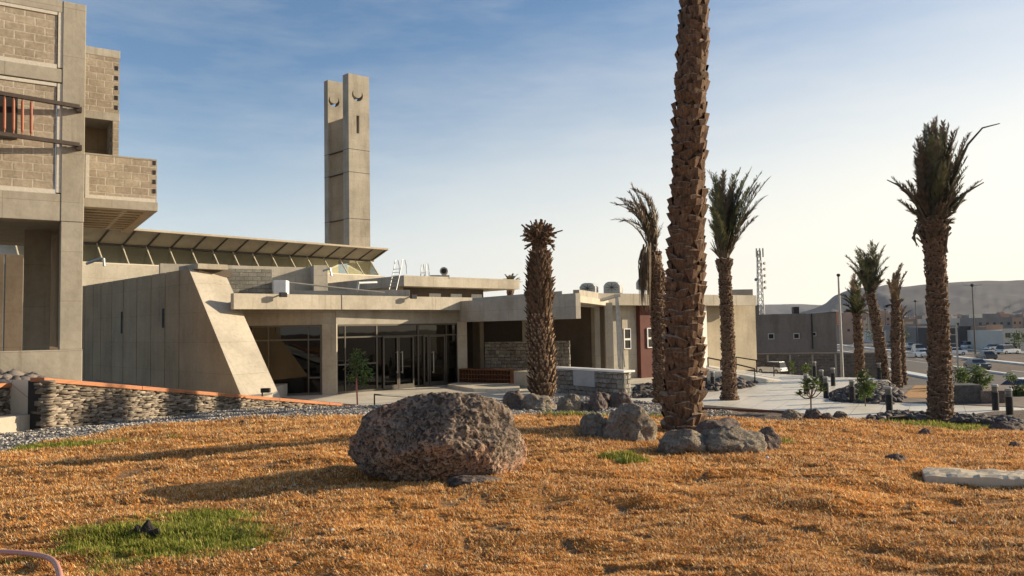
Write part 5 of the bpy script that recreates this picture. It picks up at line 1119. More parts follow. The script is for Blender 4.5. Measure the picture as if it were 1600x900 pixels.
# 4 green palm right of the big one
b = gb_(1140, 623, 29.6); t4 = P(1131, 404, 29.6)
def cr_up(cx_, cy_, d, tips, seed, ll=.42, n=48, mats=2, wl=.03, extra=10, base_spread=.12, droop=.35):
    def fn(mb):
        r_ = random.Random(seed); c = P(cx_, cy_, d)
        for (x, y, dd) in tips:
            e = P(x, y, d + dd); s = c + Vector((r_.uniform(-1, 1) * base_spread, r_.uniform(-1, 1) * base_spread, r_.uniform(-.1, .1))); v = e - s; hz_ = math.hypot(v.x, v.y)
            frond(mb, s, math.atan2(v.y, v.x), math.atan2(v.z, hz_) + droop * .55, v.length * 1.03, droop * r_.uniform(.8, 1.3), n, ll, r_, 0 if r_.random() < .7 else 1, spread=.5, wl=wl)
        for i in range(extra):
            x, y, dd = r_.choice(tips); f = r_.uniform(.6, .95); x = cx_ + (x - cx_) * r_.uniform(.3, 1.0); y = cy_ + (y - cy_) * f; e = P(x, y, d + r_.uniform(-.9, .9)); v = e - c; hz_ = math.hypot(v.x, v.y)
            frond(mb, c, math.atan2(v.y, v.x), math.atan2(v.z, hz_) + droop * .5, v.length * 1.03, droop, n, ll, r_, 0 if r_.random() < .7 else 1, spread=.5, wl=wl)
    return fn
tips4 = [(1106, 272, 0), (1116, 276, .6), (1128, 282, -.5), (1140, 275, .3), (1152, 288, -.6), (1163, 270, .2), (1172, 280, .7), (1184, 268, -.3), (1196, 276, .2), (1208, 288, 0), (1100, 300, .5), (1196, 310, .5), (1108, 330, -.4), (1110, 300, -.6), (1178, 300, -.5), (1190, 296, .6), (1148, 278, .9), (1133, 272, -.9), (1105, 350, .2)]
def st4(mb):
    r_ = random.Random(2); c = P(1131, 399, 29.6)
    for i in range(34): a = i * 2.4; e = c + Vector((math.cos(a) * r_.uniform(.25, .6), math.sin(a) * .4, r_.uniform(.2, .9))); mb.tube([c + Vector((math.cos(a) * .15, math.sin(a) * .15, -.1)), c.lerp(e, .5) + Vector((math.cos(a) * .12, 0, 0)), e], [.03, .022, .008], 4, 0, False)
palm('palm_tree', 'slim green palm with fronds tied upright on the plaza beside the huge trunk', b, t4, .245, .215, [('crown', [FROND, FRONDB], cr_up(1131, 410, 29.6, tips4, 5, .50, 62, wl=.036, extra=26)), ('frond_stubs', [FRONDD], st4)], rs=.10, h=.15, w=.15, out=.05, seed=17, style='flat', bend=.03, flare=.5, rfun=lambda f: 1 + .45 * math.exp(-((f - .98) / .035) ** 2))
# 5 right foreground palm
b = gb_(1469, 656, 22.6, FZ - .05); b.z = H(b.x, b.y); t5 = P(1457, 340, 22.6)
tips5 = [(1426, 232, .2), (1432, 250, -.4), (1508, 222, -.3), (1504, 240, .4), (1516, 214, .1), (1438, 238, .5), (1498, 228, -.6), (1441, 208, 0), (1448, 200, .4), (1456, 196, -.3), (1464, 190, .2), (1474, 196, .5), (1484, 200, -.2), (1498, 205, .2), (1436, 220, -.5), (1452, 205, .1), (1470, 215, -.5), (1490, 212, .4), (1462, 204, .5), (1480, 208, 0), (1444, 215, .5)]
low5 = [(1392, 284, 0), (1410, 300, .3), (1405, 318, -.3), (1418, 332, .2), (1422, 295, .4), (1512, 268, .3), (1508, 280, -.4), (1535, 288, 0), (1500, 320, .4), (1488, 345, -.3), (1522, 300, .3), (1430, 285, -.5), (1495, 290, -.6), (1505, 305, .1)]
def cr5(mb):
    cr_up(1460, 345, 22.6, tips5, 6, .40, 70, wl=.030, extra=30, base_spread=.25, droop=.12)(mb); cr_up(1458, 358, 22.6, low5, 7, .34, 46, wl=.028, extra=26, droop=.25)(mb)
    r_ = random.Random(77); c = P(1462, 340, 22.6)
    for i in range(30): frond(mb, c + Vector((r_.uniform(-.25, .25), r_.uniform(-.25, .25), 0)), r_.random() * 6.28, r_.uniform(1.42, 1.55), r_.uniform(1.4, 2.3), .1, 40, .3, r_, r_.choice([0, 1, 1]), spread=.3, wl=.025)
    # two long bare bent spears
    for pts_ in (((1478, 330), (1492, 270), (1512, 226), (1535, 200), (1562, 193)), ((1448, 350), (1425, 305), (1405, 290), (1386, 281)), ((1490, 330), (1510, 300), (1537, 285)), ):
        q = [P(x, y, 22.4) for x, y in pts_]; mb.tube(q, [.055 - .04 * i / (len(q) - 1) for i in range(len(q))], 5, 0)
def st5(mb):
    r_ = random.Random(8)
    for pts_ in (((1436, 345), (1428, 365), (1432, 385)), ((1440, 350), (1426, 372), (1436, 386)), ((1481, 360), (1478, 385), (1474, 405)), ((1480, 395), (1477, 375))):
        q = [P(x, y, 22.3) for x, y in pts_]; mb.tube(q, [.035] * (len(q) - 1) + [.01], 5, 0)
    for i in range(60): f = r_.random(); c = P(1458, 380 - 60 * f, 22.6); a = r_.random() * 6.28; mb.bar(c + Vector((math.cos(a) * .3, math.sin(a) * .3, 0)), c + Vector((math.cos(a) * .48, math.sin(a) * .48, .2)), .07, .03, 0)
palm('palm_tree', 'tall right-hand palm with a thick shaggy head and two long bent bare spears', b, t5, .33, .27, [('crown', [FRONDB, FROND], lambda m_: (cr5(m_), st5(m_)))], rs=.105, h=.16, w=.17, out=.055, seed=27, style='flat', bend=.05, flare=.25, rfun=lambda f: 1 - .1 * math.sin(3 * f) + .4 * math.exp(-((f - .97) / .07) ** 2))
# 6..9 smaller palms by the path
def small_palm(label, bx, by, tx, ty, d, r0, r1, tips, seed, mats, ll=.4, droop=.4, extra=12, bend=0.0, z=None):
    b = gb_(bx, by, d, Zp(bx, by, xy(P(bx, by, d)))); b.z -= .1; tp = P(tx, ty, d)
    return palm('palm_tree', label, b, tp, r0, r1, [('crown', mats, cr_up(tx, ty + 8, d, tips, seed, ll, 36, wl=.045, extra=extra, droop=droop))], rs=.16, h=.2, w=.2, out=.06, seed=seed, style='flat', bend=bend, flare=.3)
small_palm('shortest of the palms beyond the rockery, with drooping green crown', 1345, 598, 1339, 486, 41.0, .24, .19, [(1318, 452, 0), (1326, 435, .4), (1336, 428, -.3), (1346, 432, .3), (1354, 440, 0), (1362, 456, .3), (1315, 470, .4), (1364, 474, -.3), (1322, 488, 0), (1356, 490, .3), (1330, 440, -.6), (1348, 446, .8), (1312, 462, 0), (1368, 465, .2)], 31, [FROND, FRONDD], .45, .8)
small_palm('tall green palm beyond the rockery with a wide fan crown', 1380, 592, 1360, 458, 39.0, .27, .21, [(1320, 402, 0), (1330, 388, .4), (1342, 390, -.3), (1354, 384, .2), (1366, 382, .5), (1378, 382, -.4), (1390, 390, .2), (1392, 404, 0), (1322, 415, .6), (1388, 420, .4), (1336, 396, -.8), (1372, 388, .9), (1348, 386, .2), (1384, 396, -.6), (1334, 420, 0), (1382, 430, 0)], 32, [FROND, FRONDB], .5, .5, 18, bend=.1)
small_palm('dying palm beyond the rockery with ragged brown fronds bent right', 1402, 600, 1400, 470, 38.5, .22, .19, [(1418, 416, 0), (1410, 412, .3), (1398, 428, -.3), (1421, 428, .2), (1396, 452, .2), (1385, 438, 0), (1408, 430, .2), (1392, 470, .2), (1410, 470, -.1), (1386, 480, 0)], 33, [FRONDD, FRONDB], .3, .6, 10, bend=-.05)
small_palm('thin brown palm trunk just behind the dying palm', 1411, 590, 1407, 500, 43.0, .17, .15, [(1424, 486, 0), (1398, 488, 0), (1410, 478, .2), (1418, 480, .3), (1400, 482, .1)], 34, [FRONDD, FRONDB], .25, .6, 3)
# palm head showing over the flat roof
bpos = P(797, 470, 60)
def crr(mb):
    r_ = random.Random(44); c = P(797, 448, 60)
    for i in range(40): frond(mb, c, i * 2.4, r_.uniform(.55, 1.5), r_.uniform(.75, 1.2), .5, 16, .3, r_, i % 2, wl=.06)
palm('palm_tree', 'palm head peeking over the flat roof behind the entrance', Vector((bpos.x, bpos.y, -1.3)), P(797, 448, 60), .3, .25, [('crown', [FRONDD, FROND], crr)], rs=.35, h=.35, w=.35, out=.08, seed=50)
# ================================================================ YOUNG TREES AND SHRUBS
def leaves(mb, c, rad, n, size, r_, m=0, squash=1.0, hollow=.35):
    for i in range(n):
        d = Vector((r_.gauss(0, 1), r_.gauss(0, 1), r_.gauss(0, 1))).normalized() * rad * (hollow + (1 - hollow) * r_.random() ** .5); d.z *= squash
        p = c + d; a = Vector((r_.gauss(0, 1), r_.gauss(0, 1), r_.gauss(-.25, .6))).normalized(); b_ = a.cross(Vector((r_.gauss(0, 1), r_.gauss(0, 1), r_.gauss(0, 1)))).normalized(); s = size * r_.uniform(.6, 1.25)
        mb.add([p, p + a * s * .5 + b_ * s * .2, p + a * s, p + a * s * .5 - b_ * s * .2], [(0, 1, 2, 3)], m)
def sapling(label, px, yb, d, h_px, crown, leaf, n=240, size=.11, stake=None, stems=1, seed=1, name='sapling', cat='sapling', z=None):
    b = P(px, yb, d); zz = H(b.x, b.y) if z is None else z; b = Vector((b.x, b.y, Zp(px, yb, xy(b)))); r_ = random.Random(seed); t = thing(name, label, cat, (b.x, b.y, b.z)); sc = d / 1200
    hh = h_px * sc; mb = MB()
    for s in range(stems):
        a = r_.random() * 6.28; o = Vector((math.cos(a), math.sin(a), 0)) * (.05 if stems == 1 else .25 * hh); mb.tube([b - Vector((0, 0, .25)), b + o * .3 + Vector((0, 0, hh * .45)), b + o + Vector((0, 0, hh * .85))], [.02, .015, .006], 6)
        for j in range(7): f = .4 + .08 * j; q = b + o * f + Vector((0, 0, hh * f)); a2 = r_.random() * 6.28; mb.tube([q, q + Vector((math.cos(a2) * .16 * hh, math.sin(a2) * .16 * hh, .14 * hh))], [.008, .003], 4)
    part('trunk', mb, STEM, t, uv=False); mb = MB()
    for (cx_, cy_, rr) in crown: leaves(mb, P(cx_, cy_, d) + Vector((0, r_.uniform(-.1, .1), 0)), rr * sc, int(n * (rr / 20) ** 1.5) + 20, size, r_, r_.choice([0, 0, 1]))
    part('foliage', mb, [leaf, LEAFD], t, uv=False)
    if stake: mb = MB(); mb.tube([b + Vector((.03, -.03, -.2)), b + Vector((-.01, -.03, stake * sc))], .022, 6); part('stake', mb, m_simple('pink_stake', (.50, .16, .13), .6), t)
    return t
sapling('small green sapling tied to a pink stake in front of the glass doors', 558, 643, 22.0, 96, [(558, 556, 10), (552, 572, 13), (568, 574, 13), (560, 588, 13), (549, 590, 8), (576, 584, 9), (560, 566, 11), (567, 596, 7)], LEAFG, 150, .12, stake=52, seed=3)
# plumeria: forked stem with rosettes of long leaves
pb = P(1267, 644, 16.6); t = thing('plumeria', 'young plumeria with forked stems and big leaf rosettes by the plaza edge', 'shrub', tuple(pb)); mb = MB(); lm = MB(); r_ = random.Random(6)
fork = P(1267, 622, 16.6); mb.tube([pb - Vector((0, 0, .3)), fork], [.02, .017], 7)
for (x, y, n_, s) in ((1250, 610, 9, .17), (1262, 592, 12, .24), (1272, 588, 12, .24), (1283, 604, 10, .2), (1268, 601, 10, .2), (1278, 594, 9, .2), (1257, 600, 8, .18)):
    e = P(x, y + 8, 16.6 + r_.uniform(-.2, .2)); mb.tube([fork, fork.lerp(e, .5) + Vector((0, 0, -.04)), e], [.014, .012, .01], 6)
    for i in range(n_ + 4):
        a = i * 2.4; el = r_.uniform(-.1, 1.0); d = Vector((math.cos(a) * math.cos(el), math.sin(a) * math.cos(el), math.sin(el))); sdv = Vector((-math.sin(a), math.cos(a), 0)) * s * .16
        lm.add([e, e + d * s * .5 + sdv, e + d * s + Vector((0, 0, -.03)), e + d * s * .5 - sdv], [(0, 1, 2, 3)], r_.choice([0, 1]))
part('stem', mb, STEM, t, uv=False); part('foliage', lm, [LEAFG, LEAFD], t, uv=False)
SH = [('slender yellow-green shrub in the rockery mound between bollards', 1352, 628, 26.5, 48, [(1352, 585, 8), (1347, 598, 9), (1357, 602, 9), (1351, 612, 9)], LEAFG, 1),
      ('leafy green shrub in the soil bed right of the tall right palm', 1504, 608, 33, 36, [(1504, 580, 9), (1500, 590, 10), (1508, 594, 10)], LEAFG, 2),
      ('wide green young tree above the stone block in the soil bed', 1531, 612, 32, 38, [(1531, 580, 10), (1524, 590, 10), (1539, 590, 10), (1532, 597, 10)], LEAFG, 3),
      ('dark oleander bush at the right edge behind the bollards', 1592, 634, 29, 42, [(1580, 618, 11), (1592, 612, 13), (1600, 622, 14), (1586, 626, 11), (1606, 612, 12)], LEAFD, 3),
      ('small yellow-leaved bush near the white car at the right edge', 1580, 598, 40, 18, [(1580, 588, 7), (1583, 591, 5)], LEAFG, 1),
      ('tiny green plant before the grey yard wall', 1237, 584, 45, 20, [(1237, 568, 5), (1238, 576, 5)], LEAFG, 1), ('little yellowish plant at the end of the yard wall planting', 1260, 582, 44, 14, [(1261, 573, 6), (1258, 578, 5)], LEAFG, 1)]
for i, (l, px, yb, d, hp_, cr, lf_, st) in enumerate(SH): sapling(l, px, yb, d, hp_, cr, lf_, 330, .16, stems=st, seed=60 + i, name='shrub', cat='shrub')
def tuft(label, px, y, d, n, s, dry=False, seed=1):
    b = on_ground(px, y, d); mb = MB(); r_ = random.Random(seed)
    for i in range(n):
        a = r_.random() * 6.28; el = r_.uniform(.7, 1.5); o = Vector((math.cos(a), math.sin(a), 0)); q = b + o * r_.random() * s * .5; l = s * r_.uniform(.6, 1.2); d_ = o * math.cos(el) + Vector((0, 0, math.sin(el))); w = Vector((-math.sin(a), math.cos(a), 0)) * s * .04
        mb.add([q - w, q + w, q + d_ * l], [(0, 1, 2)])
    single('grass_tuft', mb, FRONDD if dry else LEAFG, label, 'grass tuft', tuple(b), uv=False)
tuft('bright green grass tuft on the lawn left of the big palm rocks', 972, 726, 9.0, 160, .10, seed=2); tuft('dead stalks sticking up at the left end of the palm rock group', 905, 684, 11.9, 26, .2, True, 3)
tuft('thin dead twigs standing beside the pale slab', 1522, 780, 7.4, 5, .12, True, 5)
# ================================================================ STREET FURNITURE ON THE PLAZA
def bollard_proto(loc, label):
    t = thing('bollard', label, 'bollard', loc, 'low lamp bollards along the pale paths')
    mb = MB(); x, y, z = loc; mb.lathe((x, y, z), [(.10, 0), (.10, .55), (.098, .58)], 14); part('post', mb, BLACK, t, uv=False)
    mb = MB(); mb.lathe((x, y, z), [(.075, .57), (.075, .76)], 12); part('lamp', mb, GALV, t, uv=False)
    for j in range(4): mb = MB(); mb.lathe((x, y, z), [(.10, .60 + j * .04), (.10, .615 + j * .04)], 14); part('louvre', mb, BLACK, t, uv=False)
    mb = MB(); mb.lathe((x, y, z), [(.102, .755), (.102, .80), (.08, .82)], 14); part('cap', mb, GALV, t, uv=False)
    return t
BL = [(1578, 650, 'dark lamp bollard nearest the right edge of the picture, beside the oleander'), (1556, 641, 'dark lamp bollard second from the right edge, beside the soil bed'), (1390, 645, 'lone lamp bollard at the front end of the rockery, left of the right palm'),
      (1332, 629, 'lamp bollard standing against the lava rockery'), (1291, 622, 'tallest-looking dark bollard directly right of the plumeria leaves'), (1302, 603, 'pale-topped lamp bollard beyond the rockery on the upper path'),
      (1374, 592.5, 'lamp bollard between the two green palms beyond the rockery'), (1260, 616, 'lamp bollard just left of the plumeria leaves'), (1273, 589, 'far lamp bollard before the yard wall, above the plumeria'), (1284, 607, 'bollard half hidden behind the plumeria foliage'), (1114, 609, 'grey lamp bollard beside the dark stone bed behind the huge trunk')]
for px, py, l in BL[:1]: q = G(px, py, FZ); bp_ = bollard_proto((q.x, q.y, FZ), l)
for px, py, l in BL[1:]: q = G(px, py, FZ); copy_thing(bp_, (q.x, q.y, FZ), l)
def rail(name, label, pts, posts, r=.025, mids=(), cat='handrail'):
    t = thing(name, label, cat, tuple(pts[0])); mb = MB(); mb.tube(pts, r, 8); part('rail', mb, BLACK, t, uv=False)
    for dz in mids: mb = MB(); mb.tube([p - Vector((0, 0, dz)) for p in pts], r * .7, 6); part('rail', mb, BLACK, t, uv=False)
    for p, z0 in posts: mb = MB(); mb.tube([(p.x, p.y, z0), p], r, 8); part('post', mb, BLACK, t, uv=False)
    return t
pa, pb_, pc_ = P(585, 616.5, 26.5), P(636, 620, 28.0), P(700, 629, 29); rail('handrail', 'black tubular handrail just behind the big boulder at the ramp foot', [Vector((pa.x, pa.y, FZ)), pa, pb_, pc_], [(pb_, FZ)], .03)
for (pts_, posts_, l) in ((((1106, 559), (1126, 563), (1179, 576)), (1126, 1179), 'nearer black ramp handrail right of the huge palm trunk'), (((1150, 558), (1182, 563), (1209, 571)), (1182, 1209), 'farther black ramp handrail before the grey yard wall')):
    d = 38 if 'nearer' in l else 43; q = [P(x, y, d + (i - 1) * -1.5) for i, (x, y) in enumerate(pts_)]; q2 = q + [Vector((q[-1].x, q[-1].y, FZ))]
    rail('handrail', l, q2, [(q[0], FZ), (q[1], FZ)], .035, ())
mb = MB(); mb.add([tuple(v) for v in (G(1110, 600, FZ), G(1210, 598, FZ), P(1200, 592, 44), P(1108, 575, 44))], [(0, 1, 2, 3)]); 
a, b = gp(1182, 599), gp(1186, 584); mb = MB()
r0_, r1_ = gp(1222, 596), gp(1106, 604); e_ = gp(1104, 592); mb.add([(r0_.x, r0_.y, FZ + .01), (r1_.x, r1_.y, FZ + .01), (e_.x, e_.y, FZ + .01), (gp(1215, 588).x, gp(1215, 588).y, FZ + .01), (r1_.x, r1_.y, FZ + .75), (e_.x, e_.y, FZ + .75)], [(0, 1, 4), (3, 5, 2), (0, 4, 5, 3), (1, 2, 5, 4)]); single('access_ramp', mb, TILES, kind='structure')
# lamp pole before the yard wall
p = xy(P(1316, 583, 46)); t = thing('lamp_pole', 'slim pale grey pole with small dark camera head before the yard wall', 'pole', (p.x, p.y, -1.4)); zt = Zp(1308, 432, p)
mb = MB(); mb.tube([(p.x, p.y, -2.0), (p.x, p.y, zt)], [.10, .055], 10); part('pole', mb, GALV, t, uv=False); mb = MB(); mb.lathe((p.x, p.y, zt - .02), [(.05, 0), (.10, .05), (.11, .13), (.07, .18)], 12); part('head', mb, BLACK, t, uv=False)
# plinth block in the soil bed
q = G(1520, 630, FZ + .02); t = thing('stone_plinth', 'dark grey stone plinth with tapering sides in the soil bed', 'plinth', tuple(q)); mb = MB(); w = .62; h = .62
mb.add([(q.x - w, q.y, q.z), (q.x + w * .75, q.y, q.z), (q.x + w, q.y + 1, q.z), (q.x - w * .7, q.y + 1, q.z), (q.x - w * .93, q.y + .05, q.z + h), (q.x + w * .62, q.y + .05, q.z + h), (q.x + w * .85, q.y + .95, q.z + h), (q.x - w * .65, q.y + .95, q.z + h)], [(3, 2, 1, 0), (4, 5, 6, 7), (0, 1, 5, 4), (1, 2, 6, 5), (2, 3, 7, 6), (3, 0, 4, 7)]); part('block', mb, m_rock('plinth_stone', (.06, .055, .05), (.09, .085, .08), (.12, .11, .10), 2, .3), t, bevel=.03)
q = G(1556, 632, FZ + .02); mb = MB(); mb.prism([(q.x - .2, q.y + .5), (q.x + .6, q.y + .4), (q.x + .7, q.y + 1.1), (q.x - .2, q.y + 1.2)], q.z, q.z + .42); single('stone_block', mb, ROCKB, 'small brown stone block half hidden behind the second bollard', 'block', tuple(q), bevel=.03)
# roof things
def ladder(label, a, b, w, arch, n=6):
    t = thing('roof_ladder', label, 'ladder', tuple(a)); side = Vector((.9, -.35, 0)).normalized() * w
    for s in (0, 1): o = side * s; top = b + o + Vector((0, 0, 0)); mb = MB(); mb.tube([a + o, top, top + arch * .15 + Vector((0, 0, .45)), top + arch * .7 + Vector((0, 0, .5)), top + arch + Vector((0, 0, .1)), top + arch + Vector((0, 0, -.4))], .028, 6); part('rail', mb, STEEL, t, uv=False)
    for i in range(n): f = (i + .5) / n; mb = MB(); mb.tube([a.lerp(b, f), a.lerp(b, f) + side], .018, 6); part('rung', mb, STEEL, t, uv=False)
ladder('steel roof ladder with arched rails leaning at the roof block corner', P(606, 461, 46), P(616, 418, 47.6), .5, Vector((.25, .5, 0)), 8)
ladder('small arched ladder top on the flat roof left of the round fan', P(657, 434, 50), P(658, 424, 50), .35, Vector((.15, .5, 0)), 2)
q = P(694, 424, 50.5); t = thing('roof_fan', 'round silver fan housing on the flat roof block', 'fan', tuple(P(694, 434, 50.5))); mb = MB(); ry = [q + Vector((0, -.25 + .5 * j, 0)) for j in (0, 1)]; mb.tube([ry[0], ry[1]], .27, 18); part('housing', mb, GALV, t, uv=False); mb = MB(); mb.tube([q + Vector((0, -.26, 0)), q + Vector((0, -.30, 0))], .17, 14); part('hub', mb, DARK, t, uv=False); mb = MB(); a = P(672, 433, 50.3); mb.bar(a, P(702, 433, 50.5), .3, .25); mb.bar(P(692, 431, 50.5), P(697, 431, 50.5), .3, .4); part('duct', mb, GALV, t, uv=False)
def pipe(label, pts, r=.09, mat=None, name='duct_pipe', cat='pipe'): mb = MB(); mb.tube(pts, r, 10); single(name, mb, mat or STEEL, label, cat, tuple(pts[0]), uv=False, smooth=False)
pipe('bent steel pipe along the dark side wall of the roof block', [P(558, 456, 44), P(560, 442, 44), P(588, 441, 45.5)], .08); pipe('small steel outlet pipe on the parapet above the panelled wing', [P(135, 412, 40), P(158, 404, 40), P(162, 404, 40), P(163, 416, 40)], .07); pipe('short steel pipe bracket beside the square roof pier', [P(505, 423, 44.5), P(516, 420, 44.2), P(518, 431, 44.2)], .06)
a = P(427, 456, 38.6); mb = MB(); mb.prism([(a.x, a.y), (a.x + .62, a.y + .1), (a.x + .6, a.y + .7), (a.x, a.y + .6)], a.z - .1, Zp(430, 438, xy(a))); single('roof_hatch', mb, WHITE, 'white metal box on the roof beside the grey block wall', 'box', tuple(a), bevel=.02)
a, b = P(447, 441, 40), P(600, 457, 42); mb = MB(); mb.bar(a, b, .5, .05); single('roof_duct', mb, GALV, 'long pale duct cover sloping over the roof deck behind the fascia', 'duct', tuple(a), uv=False)
for i, (px, py, fA, fB, lab) in enumerate(((437, 461, FA, FB, 'left floodlight on the entrance fascia'), (640, 464, FA, FB, 'right floodlight on the entrance fascia'))):
    p = onl(fA, fB, px, py); z = Zp(px, py, p); p3 = Vector((p.x, p.y, z)); o = -kf2.to_3d(); t = thing('floodlight', lab, 'floodlight', tuple(p3), 'floodlights on the entrance front')
    mb = MB(); mb.bar(p3, p3 + o * .35, .05); part('bracket', mb, BLACK, t, uv=False); mb = MB(); mb.bar(p3 + o * .3 - ug.to_3d() * .16, p3 + o * .34 + ug.to_3d() * .16, .16, .2); part('lamp_head', mb, BLACK, t, uv=False, bevel=.02)
q = P(415, 610, 27.6); t = thing('floodlight', 'ground floodlight at the foot of the sloping buttress', 'floodlight', tuple(q)); mb = MB(); mb.bar(q + Vector((-.16, 0, 0)), q + Vector((.16, 0, 0)), .18, .16); part('lamp_head', mb, BLACK, t, uv=False, bevel=.02); mb = MB(); mb.bar(q - Vector((.12, 0, .0)), q + Vector((-.12, 0, -.9)), .04); part('bracket', mb, BLACK, t, uv=False)
# evaporative coolers
def cooler(px, yb, d, w, h, label):
    p = P(px, yb, d); t = thing('cooler_unit', label, 'air cooler', tuple(p), 'metal cooler units on the service building roof'); sc = d / 1200; W_ = w * sc; Hh = h * sc; D_ = W_ * .8
    prof = [(-W_ / 2, 0), (W_ / 2, 0), (W_ / 2, Hh * .62), (W_ * .36, Hh * .9), (W_ * .2, Hh), (-W_ * .2, Hh), (-W_ * .36, Hh * .9), (-W_ / 2, Hh * .62)]
    mb = MB(); n = len(prof); vs = [(p.x + a + dx, p.y + yy, p.z + b) for (yy, dx) in ((0, 0), (D_, D_ * .35)) for a, b in prof]; mb.add(vs, [tuple(range(n)), tuple(range(2 * n - 1, n - 1, -1))] + [((i + 1) % n, i, n + i, n + (i + 1) % n) for i in range(n)]); part('housing', mb, STEEL, t, bevel=.02)
    mb = MB(); pf = [(a * .84, b * .84 + Hh * .07) for a, b in prof]; mb.add([(p.x + a, p.y - .012, p.z + b) for a, b in pf], [tuple(range(n))]); part('louvre_panel', mb, m_simple('cooler_face', (.40, .40, .37), .6), t)
    mb = MB(); c = Vector((p.x, p.y - .03, p.z + Hh * .5))
    for k_ in range(4): a = k_ * math.pi / 4; v = Vector((math.cos(a) * W_ * .36, 0, math.sin(a) * Hh * .36)); mb.bar(c - v, c + v, .025, .02, up=Vector((0, 1, 0)))
    part('cross_brace', mb, ALU, t, uv=False)
cooler(918, 459, 41, 25, 17, 'leftmost of the metal cooler units on the flat roof'); cooler(956, 458, 41.5, 26, 18, 'cooler unit above the steel spout post, second from left'); cooler(1004, 452, 42.5, 20, 17, 'cooler unit half hidden behind the dry leaning palm')
# ================================================================ DISTANT MAST
c = xy(P(1189, 490, 190)); t = thing('telecom_mast', 'steel lattice telecom mast with dishes behind the grey house', 'mast', (c.x, c.y, -5.15)); zt = Zp(1188, 392, c); zm0 = -5.15; mb = MB()
def leg(i, z): w = 1.15 - .62 * min(1, (z - zm0) / (zt - zm0)); a = math.pi / 4 + i * math.pi / 2; return Vector((c.x + math.cos(a) * w, c.y + math.sin(a) * w, z))
N = 16
for i in range(4):
    mb.bar(leg(i, zm0), leg(i, zt), .16)
    for j in range(N): z0 = zm0 + (zt - zm0) * j / N; z1 = zm0 + (zt - zm0) * (j + 1) / N; mb.bar(leg(i, z0), leg((i + 1) % 4, z1), .09); mb.bar(leg(i, z1), leg((i + 1) % 4, z1), .09)
part('lattice', mb, GALV, t, uv=False)
for (y, s) in ((412, 1), (421, 1), (431, 1), (437, -1), (441, 1), (450, 1)): z = Zp(1188, y, c); mb = MB(); q = Vector((c.x + s * .9, c.y - .4, z)); mb.tube([q, q + Vector((s * .3, -.3, 0))], [.28, .4], 10); part('dish', mb, m_simple('dish_grey', (.2, .2, .2), .6), t, uv=False)
for k_ in range(3): mb = MB(); q = Vector((c.x + (k_ - 1) * .8, c.y - .6, zt - 1.6)); mb.bar(q, q + Vector((0, 0, 2.2)), .3, .2); part('antenna_panel', mb, GALV, t, uv=False)
# ================================================================ ROAD
GZR = -5.15; 
def road_xy(off, Y): return Vector((off + .175 * (Y - 108), Y))
def strip(o0, o1, Y0, Y1, z0, z1, mb, n=1, m=0):
    for i in range(n):
        ya, yb = Y0 + (Y1 - Y0) * i / n, Y0 + (Y1 - Y0) * (i + 1) / n; mb.prism([road_xy(o0, ya), road_xy(o1, ya), road_xy(o1, yb), road_xy(o0, yb)], z0, z1, m)
ASPH = m_simple('asphalt', (.095, .082, .07), .85, .18, .35, bump=.1)
mb = MB(); strip(36, 73.2, 20, 900, GZR - .5, GZR + .02, mb); strip(74.6, 90, 20, 900, GZR - .5, GZR + .02, mb); strip(93.5, 104, 60, 600, GZR - .5, GZR + .016, mb); single('road', mb, ASPH, kind='structure')
mb = MB()
for o in (66.3, 69.8, 78.5, 82.3): 
    for i in range(34): strip(o, o + .16, 70 + i * 9, 74 + i * 9, GZR, GZR + .024, mb)
strip(62.9, 63.05, 105, 600, GZR, GZR + .0241, mb); strip(72.6, 72.8, 60, 600, GZR, GZR + .0241, mb); single('lane_markings', mb, WHITE, kind='structure')
KERB = m_simple('kerb_paint', (.62, .60, .55), .7, .1, 1)
mb = MB(); strip(73.2, 74.6, 40, 900, GZR - .3, GZR + .24, mb, 8); strip(90, 90.5, 40, 900, GZR - .3, GZR + .24, mb, 8); strip(93, 93.5, 60, 600, GZR - .3, GZR + .24, mb, 8); strip(61.9, 62.6, 92, 112, GZR - .3, GZR + .22, mb); strip(62.2, 62.9, 132, 600, GZR - .3, GZR + .22, mb, 5)
strip(51, 52.6, 88, 190, GZR - .3, GZR + .22, mb, 2); single('kerbs', mb, KERB, kind='structure')
mb = MB(); strip(90.5, 93, 60, 600, GZR - .3, GZR + .2, mb); single('verge', mb, m_simple('verge_soil', (.25, .2, .15), .95), kind='structure')
def street_lamp(px, ytop, d, label):
    p = xy(P(px, ytop, d)); zt = Zp(px, ytop, p); t = thing('street_lamp', label, 'street lamp', (p.x, p.y, GZR)); mb = MB(); mb.tube([(p.x, p.y, GZR), (p.x, p.y, zt)], [.17, .09], 8); part('pole', mb, ALU, t, uv=False)
    for s in (-1, 1): mb = MB(); mb.tube([(p.x, p.y, zt - .25), (p.x + s * .9, p.y - .1, zt - .1)], .05, 6); a = part('arm', mb, ALU, t, uv=False); mb = MB(); mb.bar((p.x + s * .8, p.y - .1, zt - .1), (p.x + s * 1.6, p.y - .15, zt - .02), .3, .14); part('lamp_head', mb, GALV, t, uv=False)
    mb = MB(); mb.lathe((p.x, p.y, zt - .4), [(.1, 0), (.3, .2), (.3, .5), (.1, .6)], 8); part('ring', mb, BLACK, t, uv=False)
street_lamp(1519, 445, 140, 'tall twin-arm street lamp at the median, largest of them'); street_lamp(1430, 470, 205, 'twin-arm street lamp left of the tall right palm'); street_lamp(1383, 483, 260, 'small distant twin-arm street lamp between the green and dying palms'); street_lamp(1355, 490, 340, 'farthest tiny twin-arm street lamp seen between two palms')
